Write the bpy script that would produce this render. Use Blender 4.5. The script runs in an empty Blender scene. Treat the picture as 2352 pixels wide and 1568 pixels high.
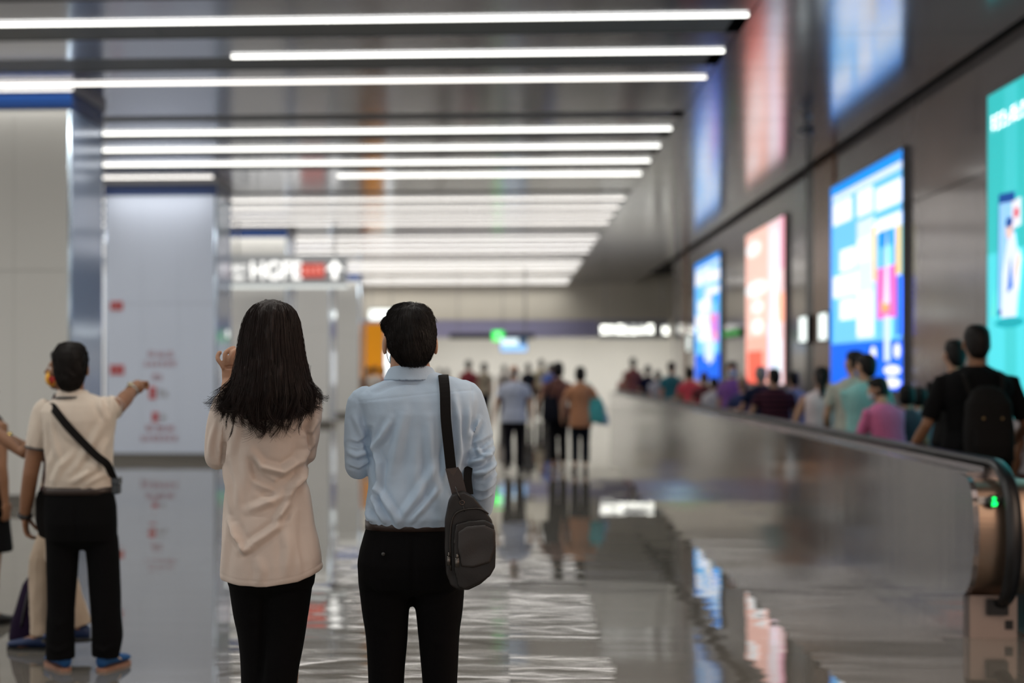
import bpy, math, random
import numpy as np
from mathutils import Vector, Matrix, noise
random.seed(7)
rng = np.random.default_rng(7)
sc = bpy.context.scene
COL = sc.collection
PI = math.pi
F = 3600.0; H = 1.5; TH = math.atan(0.058); VX = 1170.0; VY = 848.0; CX = VX - F*0.058
HC = 4.6                      # ceiling height
XW = 4.65                     # right wall
sT, cT = math.sin(TH), math.cos(TH)

def P(px, py, D):
    a = (px-CX)/F
    return Vector((D*(-sT+a*cT), D*(cT+a*sT), H-(py-VY)/F*D))

# ------------------------------------------------------------------ materials
MATS = {}
def mat(name, col=(.5,.5,.5), rough=.5, metal=0.0, spec=.5, var=None, bump=None, emit=0.0, coat=0.0, trans=0.0, sheen=0.0, aniso=0.0):
    if name in MATS: return MATS[name]
    m = bpy.data.materials.new(name); m.use_nodes = True
    nt = m.node_tree; b = nt.nodes['Principled BSDF']
    c = (col[0], col[1], col[2], 1)
    b.inputs['Base Color'].default_value = c
    b.inputs['Roughness'].default_value = rough
    b.inputs['Metallic'].default_value = metal
    b.inputs['Specular IOR Level'].default_value = spec
    if coat: b.inputs['Coat Weight'].default_value = coat; b.inputs['Coat Roughness'].default_value = .08
    if sheen: b.inputs['Sheen Weight'].default_value = sheen
    if trans: b.inputs['Transmission Weight'].default_value = trans
    if aniso: b.inputs['Anisotropic'].default_value = aniso
    if emit:
        b.inputs['Emission Color'].default_value = c
        b.inputs['Emission Strength'].default_value = emit
    tc = None
    if var or bump:
        tc = nt.nodes.new('ShaderNodeTexCoord')
    if var:
        n = nt.nodes.new('ShaderNodeTexNoise'); n.inputs['Scale'].default_value = var[0]; n.inputs['Detail'].default_value = 3
        nt.links.new(tc.outputs['Object'], n.inputs['Vector'])
        r = nt.nodes.new('ShaderNodeValToRGB')
        a = var[1]
        r.color_ramp.elements[0].position = .3; r.color_ramp.elements[1].position = .7
        r.color_ramp.elements[0].color = (max(0,c[0]*(1-a)), max(0,c[1]*(1-a)), max(0,c[2]*(1-a)), 1)
        r.color_ramp.elements[1].color = (min(1,c[0]*(1+a)), min(1,c[1]*(1+a)), min(1,c[2]*(1+a)), 1)
        nt.links.new(n.outputs['Fac'], r.inputs['Fac']); nt.links.new(r.outputs['Color'], b.inputs['Base Color'])
    if bump:
        n = nt.nodes.new('ShaderNodeTexNoise'); n.inputs['Scale'].default_value = bump[0]; n.inputs['Detail'].default_value = 4
        nt.links.new(tc.outputs['Object'], n.inputs['Vector'])
        bp = nt.nodes.new('ShaderNodeBump'); bp.inputs['Strength'].default_value = bump[1]; bp.inputs['Distance'].default_value = bump[2]
        nt.links.new(n.outputs['Fac'], bp.inputs['Height']); nt.links.new(bp.outputs['Normal'], b.inputs['Normal'])
    MATS[name] = m
    return m

def cloth(name, col, rough=.85):
    dark = sum(col) < .12
    return mat(name, col if not dark else tuple(c*.55 for c in col), rough, spec=.12 if dark else .25, var=(6, .06), bump=(260, .25, .0012), sheen=0 if dark else .12)

def stripes(name, c1, c2, scale, thr=.5):
    if name in MATS: return MATS[name]
    m = cloth(name, c1)
    nt = m.node_tree; b = nt.nodes['Principled BSDF']
    tc = nt.nodes.new('ShaderNodeTexCoord'); sp = nt.nodes.new('ShaderNodeSeparateXYZ')
    nt.links.new(tc.outputs['Object'], sp.inputs[0])
    mu = nt.nodes.new('ShaderNodeMath'); mu.operation = 'MULTIPLY'; mu.inputs[1].default_value = scale
    fr = nt.nodes.new('ShaderNodeMath'); fr.operation = 'FRACT'
    gt = nt.nodes.new('ShaderNodeMath'); gt.operation = 'GREATER_THAN'; gt.inputs[1].default_value = thr
    mx = nt.nodes.new('ShaderNodeMix'); mx.data_type = 'RGBA'
    mx.inputs[6].default_value = (*c1, 1); mx.inputs[7].default_value = (*c2, 1)
    nt.links.new(sp.outputs['Z'], mu.inputs[0]); nt.links.new(mu.outputs[0], fr.inputs[0]); nt.links.new(fr.outputs[0], gt.inputs[0])
    nt.links.new(gt.outputs[0], mx.inputs[0]); nt.links.new(mx.outputs[2], b.inputs['Base Color'])
    return m

SKIN = mat('skin', (.40,.22,.14), .5, spec=.4, var=(14,.08), bump=(120,.15,.001))
SKIN_TAN = mat('skin_tan', (.22,.105,.055), .5, spec=.4, var=(14,.1), bump=(120,.15,.001))
HAIR = mat('hair_black', (.006,.0042,.0038), .5, spec=.22, var=(40,.3))
HAIR_BROWN = mat('hair_dark_brown', (.0105,.0052,.0042), .48, spec=.22, var=(30,.3))
HAIR_GREY = mat('hair_grey', (.22,.21,.2), .5, var=(40,.3))
BLACK = mat('fabric_black', (.003,.003,.0033), .95, spec=.12, bump=(260,.25,.0012))
RUBBER = mat('rubber_black', (.006,.006,.007), .35, spec=.5, bump=(200,.1,.0005))
LEATHER = mat('leather_black', (.007,.0052,.0047), .45, spec=.4, bump=(180,.35,.0008), var=(30,.2))
BROWNLEATHER = mat('leather_dark_brown', (.025,.014,.011), .4, spec=.5, bump=(180,.35,.0008))
WEB = mat('webbing_black', (.005,.0042,.004), .85, spec=.2, bump=(400,.4,.0008))
STEEL = mat('brushed_steel', (.5,.49,.48), .28, 1.0, var=(3,.05), bump=(30,.05,.001))
WHITE_EYE = mat('eye_white', (.7,.68,.66), .2)
EYE_DARK = mat('eye_iris', (.02,.012,.01), .1)

# ------------------------------------------------------------------ mesh helpers
class M:
    def __init__(s): s.v = []; s.f = []; s.mi = []; s.cur = 0
    def add(s, vs, fs):
        o = len(s.v); s.v += [tuple(v) for v in vs]
        for f in fs: s.f.append(tuple(i+o for i in f)); s.mi.append(s.cur)
    def box(s, x0, x1, y0, y1, z0, z1):
        v = [(x0,y0,z0),(x1,y0,z0),(x1,y1,z0),(x0,y1,z0),(x0,y0,z1),(x1,y0,z1),(x1,y1,z1),(x0,y1,z1)]
        s.add(v, [(3,2,1,0),(4,5,6,7),(0,1,5,4),(1,2,6,5),(2,3,7,6),(3,0,4,7)])
        return s
    def ell(s, c, r, R=None, n=18, m=12):
        c = Vector(c); vs = []
        for i in range(1, m):
            t = PI*i/m
            for j in range(n):
                p = 2*PI*j/n
                q = Vector((r[0]*math.sin(t)*math.cos(p), r[1]*math.sin(t)*math.sin(p), r[2]*math.cos(t)))
                if R is not None: q = R @ q
                vs.append(c+q)
        top = Vector((0,0,r[2])); bot = Vector((0,0,-r[2]))
        if R is not None: top = R@top; bot = R@bot
        vs += [c+top, c+bot]
        T = len(vs)-2; B = T+1; fs = []
        for i in range(m-2):
            for j in range(n):
                a = i*n+j; b = i*n+(j+1)%n
                fs.append((a, a+n, b+n, b))
        for j in range(n):
            fs.append((T, j, (j+1)%n)); fs.append((B, (m-2)*n+(j+1)%n, (m-2)*n+j))
        s.add(vs, fs); return s
    def rings(s, rings, cap=True, closed=False):
        n = len(rings[0]); vs = [p for r in rings for p in r]; fs = []
        for i in range(len(rings)-1 + (1 if closed else 0)):
            k = (i+1) % len(rings)
            for j in range(n):
                fs.append((i*n+j, i*n+(j+1)%n, k*n+(j+1)%n, k*n+j))
        if cap and not closed:
            fs.append(tuple(range(n-1,-1,-1))); fs.append(tuple((len(rings)-1)*n+j for j in range(n)))
        s.add(vs, fs); return s
    def loft(s, secs, n=28, p=2.3):
        """secs: (z, cx, cy, rx, ry)"""
        rs = []
        for (z, cx, cy, rx, ry) in secs:
            r = []
            for j in range(n):
                a = 2*PI*j/n; ca, sa = math.cos(a), math.sin(a)
                r.append((cx+rx*math.copysign(abs(ca)**(2/p), ca), cy+ry*math.copysign(abs(sa)**(2/p), sa), z))
            rs.append(r)
        return s.rings(rs)
    def tube(s, pts, rad, n=12, flat=1.0, up=None, cap=True, sub=0):
        pts = [Vector(p) for p in pts]
        if not hasattr(rad, '__len__'): rad = [rad]*len(pts)
        if sub:
            np_, nr = [], []
            for i in range(len(pts)-1):
                p0 = pts[max(i-1,0)]; p1 = pts[i]; p2 = pts[i+1]; p3 = pts[min(i+2,len(pts)-1)]
                for k in range(sub):
                    t = k/sub
                    q = .5*((2*p1)+(p2-p0)*t+(2*p0-5*p1+4*p2-p3)*t*t+(3*p1-p0-3*p2+p3)*t**3)
                    np_.append(q); nr.append(rad[i]*(1-t)+rad[i+1]*t)
            np_.append(pts[-1]); nr.append(rad[-1]); pts, rad = np_, nr
        rs = []; u = None
        for i, p in enumerate(pts):
            d = (pts[min(i+1,len(pts)-1)]-pts[max(i-1,0)])
            if d.length < 1e-9: d = Vector((0,0,1))
            d.normalize()
            if u is None:
                u = Vector(up) if up else (Vector((0,1,0)) if abs(d.y) < .9 else Vector((1,0,0)))
            u = (u - d*u.dot(d))
            if u.length < 1e-6: u = d.orthogonal()
            u.normalize(); w = d.cross(u)
            rs.append([p + u*math.cos(2*PI*j/n)*rad[i]*flat + w*math.sin(2*PI*j/n)*rad[i] for j in range(n)])
        return s.rings(rs, cap)
    def quad(s, a, b, c, d): s.add([a,b,c,d], [(0,1,2,3)]); return s
    def prism(s, poly, depth, T):
        """poly: 2-D outline, T maps (u, v, w) to a point; w is 0..depth"""
        n = len(poly)
        vs = [T(u, v, 0) for u, v in poly]+[T(u, v, depth) for u, v in poly]
        fs = [tuple(range(n-1,-1,-1)), tuple(range(n, 2*n))]+[(i, (i+1)%n, n+(i+1)%n, n+i) for i in range(n)]
        s.add(vs, fs); return s
    def mesh(s, name):
        me = bpy.data.meshes.new(name); me.from_pydata(s.v, [], s.f)
        return me
    def build(s, name, mats, parent=None, smooth=False, kind=None):
        me = s.mesh(name)
        if not isinstance(mats, (list, tuple)): mats = [mats]
        for m in mats: me.materials.append(m)
        if len(mats) > 1: me.polygons.foreach_set('material_index', s.mi)
        if smooth: me.polygons.foreach_set('use_smooth', [True]*len(me.polygons))
        me.update()
        o = bpy.data.objects.new(name, me); COL.objects.link(o)
        if parent: o.parent = parent
        if kind: o['kind'] = kind
        return o
    def vox(s, name, mats, parent, size=.01, sm=3, disp=None):
        """one continuous skin grown over every shape collected here"""
        me = s.mesh('tmp'); t = bpy.data.objects.new('tmp', me); COL.objects.link(t)
        r = t.modifiers.new('r', 'REMESH'); r.mode = 'VOXEL'; r.voxel_size = size
        q = t.modifiers.new('s', 'SMOOTH'); q.factor = .5; q.iterations = sm
        dg = bpy.context.evaluated_depsgraph_get(); dg.update()
        out = bpy.data.meshes.new_from_object(t.evaluated_get(dg))
        bpy.data.objects.remove(t); bpy.data.meshes.remove(me)
        out.name = name; out.materials.clear()
        if disp is not None:
            n = len(out.vertices); co = np.empty(n*3); no = np.empty(n*3)
            out.vertices.foreach_get('co', co); out.vertices.foreach_get('normal', no)
            co = co.reshape(-1,3); no = no.reshape(-1,3)
            out.vertices.foreach_set('co', disp(co, no).ravel())
        if not isinstance(mats, (list, tuple)): mats = [mats]
        for m in mats: out.materials.append(m)
        out.polygons.foreach_set('use_smooth', [True]*len(out.polygons)); out.update()
        o = bpy.data.objects.new(name, out); COL.objects.link(o); o.parent = parent
        return o

def tag(o, label, cat, group=None, kind=None):
    o['label'] = label; o['category'] = cat
    if group: o['group'] = group
    if kind: o['kind'] = kind
    return o
def empty(name, loc, label, cat, group=None, rz=0.0):
    o = bpy.data.objects.new(name, None); COL.objects.link(o); o.location = loc; o.rotation_euler = (0,0,rz)
    o.empty_display_size = .1
    return tag(o, label, cat, group)
def struct(o): o['kind'] = 'structure'; return o

def rotz(a): return Matrix.Rotation(a, 3, 'Z')
def rotx(a): return Matrix.Rotation(a, 3, 'X')

def bulge(sec):  # helper: interpolates a table of (key, ...) rows
    keys = [r[0] for r in sec]
    def g(x): return [float(np.interp(x, keys if keys[0] < keys[-1] else keys[::-1], [r[i] for r in sec] if keys[0] < keys[-1] else [r[i] for r in sec][::-1])) for i in range(1, len(sec[0]))]
    return g

# seeded smooth noise on arrays
def vnoise(co, scale, seed=0.0):
    out = np.zeros(len(co)); r = np.random.default_rng(abs(int(seed*10))+3)
    for k in range(6):
        d = r.normal(size=3); d /= np.linalg.norm(d)
        out += np.sin((co@d)*scale*(1+.35*k)+r.uniform(0, 6.28)+1.3*np.sin(co@r.normal(size=3)*scale*.5))/6
    return out

def fold_disp(folds, px0, s, nz=.0, ns=30.0, base=None, ymax=.35):
    """folds: ((polyline in px), width px, height m). Ridges in the cloth of the back."""
    prep = []
    for pl, w, a in folds:
        prep.append(([((x-px0)/s, H-(y-VY)/s) for x, y in pl], w/s, a))
    def g(co, no):
        d = np.zeros(len(co)); x = co[:,0]; z = co[:,2]
        for pl, w, a in prep:
            L = [math.dist(pl[i], pl[i+1]) for i in range(len(pl)-1)]; tot = sum(L); acc = 0
            best = np.full(len(co), 1e9); bt = np.zeros(len(co))
            for i in range(len(pl)-1):
                ax, az = pl[i]; bx, bz = pl[i+1]; ux, uz = bx-ax, bz-az; ll = ux*ux+uz*uz
                t = np.clip(((x-ax)*ux+(z-az)*uz)/ll, 0, 1)
                dd = np.hypot(x-ax-t*ux, z-az-t*uz)
                m = dd < best; best = np.where(m, dd, best); bt = np.where(m, (acc+t*L[i])/tot, bt); acc += L[i]
            tp = np.clip(np.sin(np.clip(bt, .02, .98)*PI), 0, 1)**.6
            q = best/w
            d += a*tp*(np.exp(-q*q)-.35*np.exp(-((q-1.6)/.8)**2))
        d = np.clip(d, -.0085, .024)*np.clip((ymax-no[:,1])*3, 0, 1)
        if nz: d += nz*vnoise(co, ns, 2)+nz*.45*vnoise(co*np.array([1,1,.55]), ns*2.3, 5)
        co = co + no*d[:,None]
        if base: co = base(co, no)
        return co
    return g

# ------------------------------------------------------------------ people
def add_head(m, c, R, k=1.0):
    c = Vector(c)
    def E(o, r): m.ell(c+R@(Vector(o)*k), [q*k for q in r], R)
    E((0,-.012,.028), (.074,.092,.086)); E((0,.018,-.035), (.06,.072,.075)); E((0,.055,-.085), (.03,.03,.026))
    E((0,.072,.028), (.05,.018,.012)); E((0,.082,-.052), (.024,.014,.006)); E((0,.081,-.064), (.02,.013,.006))
    for sx in (-1, 1):
        E((sx*.083,-.010,-.008), (.008,.020,.032)); E((sx*.045,.058,-.015), (.022,.022,.02)); E((sx*.079,-.012,.006), (.01,.016,.017))
    m.tube([c+R@(Vector((0,.082,.024))*k), c+R@(Vector((0,.098,-.004))*k), c+R@(Vector((0,.107,-.022))*k)], [.008*k,.011*k,.015*k])

def add_eyes(parent, c, R, k=1.0):
    for sx in (-1, 1):
        q = Vector(c)+R@(Vector((sx*.029,.074,.010))*k)
        m = M(); m.cur = 0; m.ell(q, [.0105*k]*3, R, 12, 8); m.cur = 1; m.ell(q+R@Vector((0,.0058*k,0)), [.0058*k]*3, R, 10, 6)
        m.build('eye', [WHITE_EYE, EYE_DARK], parent, True)

def add_hand(m, w, d, side, curl=.5, k=1.0, palm_n=None):
    """w wrist point, d unit direction of the hand; five separate bent fingers"""
    w = Vector(w); d = Vector(d).normalized()
    n = Vector(palm_n) if palm_n else Vector((-side, 0, 0))     # palm faces this way
    n = (n-d*n.dot(d));
    if n.length < .05: n = d.orthogonal()
    n.normalize(); a = d.cross(n)*side*-1                       # across, towards the thumb
    if a.y < 0 and palm_n is None: a = -a
    B = Matrix((a, d, n)).transposed()
    m.ell(w+d*.045*k, (.038*k,.052*k,.0145*k), B)
    m.tube([w-d*.02*k, w+d*.03*k], [.024*k,.026*k], flat=.75)
    for i, (o, l) in enumerate([(.029,.072),(.010,.08),(-.009,.074),(-.027,.06)]):
        q = w+d*.082*k+a*o*k; pts = [w+d*.06*k+a*o*.8*k, q]; ang = 0; dd = d.copy()
        for j, seg in enumerate((.42,.32,.26)):
            ang = curl*(.55+.5*j)*(1+.08*i); dd = (dd*math.cos(ang)+n*math.sin(ang)).normalized() if j == 0 else (dd*math.cos(ang)+(n*dd.dot(d)-d*dd.dot(n))*math.sin(ang)).normalized()
            q = q+dd*l*seg*k; pts.append(q)
        m.tube(pts, [.0095*k,.0092*k,.0085*k,.008*k,.006*k], 8)
    t0 = w+d*.022*k+a*.028*k
    m.tube([t0, t0+(a*.8+d*.6+n*.25)*.03*k, t0+(a*.7+d*.9+n*.55)*.052*k+d*.006, t0+(a*.45+d*1.1+n*.7)*.07*k], [.014*k,.0115*k,.010*k,.0075*k], 8)

HAIRSEC = [(.129,-.010,.018,.020),(.123,-.012,.044,.050),(.106,-.014,.064,.078),(.08,-.018,.0765,.091),(.05,-.022,.081,.095),(.02,-.031,.081,.087),(-.01,-.042,.0765,.073),(-.038,-.051,.069,.060),(-.062,-.057,.059,.049),(-.082,-.059,.046,.037),(-.096,-.059,.026,.022)]
def hair_cap(m, c, R, k=1.0, full=1.0, fringe=True, low=1.0, quiff=0.0):
    c = Vector(c); rs = []
    for z, cy, rx, ry in HAIRSEC:
        if z < 0: z *= low
        rs.append([c+R@(Vector((rx*full*math.cos(2*PI*j/30)-(quiff*max(0,math.sin(2*PI*j/30))*(1 if z > .04 else .3)), cy+ry*math.sin(2*PI*j/30), z))*k) for j in range(30)])
    m.rings(rs)
    if quiff: m.ell(c+R@(Vector((-.046,.030,.062))*k), [.040*k,.052*k,.036*k], R)
    if fringe: m.ell(c+R@(Vector((-quiff,.030,.086))*k), [.056*k,.052*k,.030*k], R)
def hair_short(m, c, R, k=1.0, full=1.0): hair_cap(m, c, R, k, full)

def hair_long(m, c, R, k, L, w=.10):
    c = Vector(c); hair_short(m, c, R, k, 1.03)
    pts = []
    rs = []
    for i in range(9):
        t = i/8; z = .03-t*L
        p = c+R@(Vector((0,-.055-.02*math.sin(t*2.5),z))*k); rr = (w*(.78+.25*math.sin(min(t*2.2,1.6))))*(1-.35*max(0,t-.75)*4*.25)
        ring = [p+R@Vector((rr*math.cos(a)*k, .042*math.sin(a)*k, 0)) for a in [2*PI*j/16 for j in range(16)]]
        rs.append(ring)
    m.rings(rs)

SHOEM = {}
def shoe(parent, x, y, rz, mat_, sole, k=1.0, name='shoe', z=0.0):
    m = M(); R = rotz(rz); c = Vector((x, y, z))
    L = []
    for (t, w, h0) in [(-.075,.026,.06),(-.055,.036,.075),(-.02,.036,.085),(.03,.037,.07),(.08,.044,.05),(.13,.045,.04),(.165,.034,.032),(.18,.015,.024)]:
        ring = []
        for j in range(14):
            a = 2*PI*j/14
            ring.append(c+R@Vector((w*math.cos(a)*k, t*k, (.018+max(0,h0*(.5+.5*math.sin(a))))*k)))
        L.append(ring)
    m.rings(L)
    o = m.build(name, mat_, parent, True)
    s = M(); L = []
    for z in (0, .015):
        L.append([c+R@Vector((w*k, t*k, z*k)) for (t, w) in [(-.085,0),(-.07,.028),(-.02,.038),(.04,.038),(.09,.047),(.14,.045),(.175,.028),(.188,0),(.175,-.028),(.14,-.045),(.09,-.047),(.04,-.038),(-.02,-.038),(-.07,-.028)]])
    s.rings([[p for p in r] for r in L]); s.build('sole', sole, o)
    return o

SOLE_WHITE = mat('sole_white', (.55,.52,.48), .6); SOLE_BLACK = mat('sole_black', (.01,.01,.01), .6)

def person(px, s, h, label, shirt=(.5,.5,.5), pants=(.02,.02,.025), hair='short', hairm=None, skin=None, head=0.0, pitch=0.0,
           rz=0.0, L=None, Rr=None, step=.0, lean=(0,0), sleeve=.6, w=1.0, leg=1.0, vs=.014, hem=.88, mask=None, shoes=(.01,.01,.012),
           smat=None, z0=0.0, skirt=0, eyes=False, group=None, hands=True):
    D = F/s; base = P(px, 0, D); base.z = z0
    root = empty('person', base, label, 'person', group, TH+rz)
    k = h/1.70; skin = skin or SKIN; hairm = hairm or HAIR
    def B(x, y, z):
        z *= k; t = max(0, z-.93*k)
        return Vector((x*k*w+lean[0]*t, y*k+lean[1]*t, z-abs(lean[1])*.12*t-abs(lean[0])*.1*t))
    sh = {-1: B(-.166,-.003,1.345), 1: B(.166,-.003,1.345)}
    df = {-1: ((-.04,-.02,-.28), (-.05,.05,-.53)), 1: ((.04,-.02,-.28), (.05,.05,-.53))}
    arm = {-1: L or df[-1], 1: Rr or df[1]}
    el = {q: sh[q]+Vector(arm[q][0])*k for q in (-1,1)}; wr = {q: sh[q]+Vector(arm[q][1])*k for q in (-1,1)}
    hc = B(0,.012,1.585)+Vector((0,max(0,-pitch)*.12,0)); R = rotz(head)@rotx(pitch)
    m = M()
    add_head(m, hc, R, k)
    m.tube([hc+R@Vector((0,-.02,-.05))*k, B(0,-.012,1.44), B(0,0,1.36)], [.055*k,.056*k,.075*k], 14)
    def tor(o): # torso table widened by o
        return [(z, a, b, rx+o, ry+o) for z, a, b, rx, ry in
                [(B(0,0,z)[2], B(0,0,z)[0], B(0,cy,z)[1], rx*k*w, ry*k*w) for z, cy, rx, ry in
                 [(.80,0,.10,.075),(.86,0,.158,.108),(.93,-.005,.165,.115),(1.03,0,.142,.10),(1.15,0,.145,.102),(1.26,-.005,.163,.112),(1.32,-.008,.168,.106),(1.36,-.008,.158,.097),(1.39,-.006,.132,.085),(1.415,-.004,.100,.073),(1.44,0,.068,.060)]]]
    m.loft(tor(0))
    an = {}
    for q in (-1, 1):
        hp = B(q*.085,0,.88); st = step*q
        an[q] = Vector((q*.085*k*w, st*.42*k, .085*k+ max(0,-st)*.25*k)); kn = (hp+an[q])/2+Vector((0,.03*k+abs(st)*.12*k,.02*k))
        m.tube([hp, (hp+kn)/2, kn, kn+(an[q]-kn)*.35+Vector((0,-.015*k,0)), an[q]], [.078*k*w,.062*k*w,.044*k,.044*k,.033*k], 14)
        m.tube([an[q], an[q]+Vector((0,.05,-.03))*k, an[q]+Vector((0,.14,-.055))*k], [.036*k,.034*k,.022*k], 10)
        m.tube([sh[q]+Vector((-q*.03,0,0))*k, sh[q], (sh[q]+el[q])/2, el[q], el[q]+(wr[q]-el[q])*.35, wr[q]], [.05*k,.05*k,.043*k,.036*k,.037*k,.025*k], 12)
        add_hand(m, wr[q], (wr[q]-el[q]).normalized(), q, .45, k)
    m.vox('body', skin, root, vs if s > 200 else vs, 2)
    # clothes
    sm_ = smat or cloth('fabric_%02x%02x%02x' % tuple(int(min(1,c)*255) for c in shirt), shirt)
    t = M()
    T = [r for r in tor(.014) if r[0] > B(0,0,max(hem,.87))[2]]
    z, a, b, rx, ry = T[0]; zb = B(0,0,hem)[2]
    T = [(zb, B(0,0,hem)[0], 0, max(rx,.158*k*w+.02)+(.012 if hem < .9 else 0), max(ry,.12*k*w)+.012)]+T
    T[-1] = (T[-1][0]+.008*k, T[-1][1], T[-1][2], .074*k, .066*k)
    t.loft(T)
    for q in (-1, 1):
        pts = [sh[q]+Vector((-q*.05,0,0))*k, sh[q]+Vector((q*.005,0,0))]; rr = [.052*k,.058*k]
        if sleeve > 0:
            if sleeve <= 1: pts += [sh[q]+(el[q]-sh[q])*sleeve*.5, sh[q]+(el[q]-sh[q])*sleeve]; rr += [.060*k,.059*k]
            else: pts += [(sh[q]+el[q])/2, el[q], el[q]+(wr[q]-el[q])*.5, el[q]+(wr[q]-el[q])*.95]; rr += [.056*k,.05*k,.044*k,.036*k]
            t.tube(pts, rr, 14)
    def dsp(co, no): return co + no*(.006*k*(vnoise(co*np.array([1,1,.4]), 38, px*.1))+.003*vnoise(co, 70, px*.07))[:,None]
    t.vox('shirt', sm_, root, max(.009, vs*.8), 2, dsp)
    pm_ = cloth('trousers_%02x%02x%02x' % tuple(int(min(1,c)*255) for c in pants), pants)
    t = M(); t.loft([(B(0,0,z)[2], B(0,0,z)[0], 0, rx*k*w+.008, ry*k*w+.01) for z, rx, ry in [(.80,.12,.09),(.86,.16,.11),(.93,.166,.116),(1.01,.146,.104)]])
    if skirt:
        t.loft([(skirt*k, 0, 0, .21*k, .16*k), (.7*k,0,0,.19*k,.14*k), (.93*k,0,0,.17*k,.12*k)])
        t.vox('skirt', pm_, root, .012, 2)
    else:
        for q in (-1, 1):
            hp = B(q*.085,0,.88); a = an[q]; kn = (hp+a)/2+Vector((0,.03*k+abs(step)*.12*k,.02*k))
            e = kn+(a-kn)*((leg-.5)*2) if leg > .5 else hp+(kn-hp)*leg*2
            pts = [hp, (hp+kn)/2, kn]+([(kn+e)/2, e] if leg > .5 else [])
            rr = [.095*k*w,.086*k*w,.073*k]+([.070*k,.066*k] if leg > .5 else [])
            t.tube(pts, rr, 14)
        t.vox('trousers', pm_, root, max(.009, vs*.8), 2, dsp)
    shm = mat('shoe_%02x%02x%02x' % tuple(int(c*255) for c in shoes), shoes, .6)
    for q in (-1, 1):
        shoe(root, an[q].x, an[q].y+.02, -q*.12, shm, SOLE_WHITE if sum(shoes) > .3 else SOLE_BLACK, k, z=max(0, an[q].z-.085*k))
    hm = M()
    if hair == 'long': hair_long(hm, hc, R, k, .34)
    elif hair == 'bob': hair_short(hm, hc, R, k, 1.07); hm.ell(hc+R@Vector((0,-.03,-.03))*k, (.09*k,.08*k,.09*k), R)
    elif hair == 'pony':
        hair_short(hm, hc, R, k, 1.0)
        hm.tube([hc+R@Vector((0,-.10,.03))*k, hc+R@Vector((0,-.145,.0))*k, hc+R@Vector((0,-.14,-.12))*k, hc+R@Vector((0,-.13,-.3))*k], [.022*k,.034*k,.036*k,.012*k], 12, sub=3)
    elif hair == 'bun': hair_short(hm, hc, R, k, 1.03); hm.ell(hc+R@Vector((0,-.09,.09))*k, (.04*k,)*3)
    elif hair == 'bald': hm.ell(hc+R@Vector((0,-.05,.0))*k, (.076*k,.06*k,.06*k), R)
    else: hair_short(hm, hc, R, k)
    hm.vox('hair', hairm, root, .009, 2, lambda co, no: co+no*(.0035*vnoise(co*np.array([1,1,.3]), 160, px))[:,None])
    if eyes: add_eyes(root, hc, R, k)
    if mask:
        mk = M(); mk.ell(hc+R@Vector((0,.058,-.048))*k, (.056*k,.05*k,.05*k), R, 20, 14)
        mk.build('face_mask', mat('mask_%d' % px, mask, .8), root, True)
    root['_'] = 0; del root['_']
    return root, hc, R, sh, el, wr, k

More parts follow.
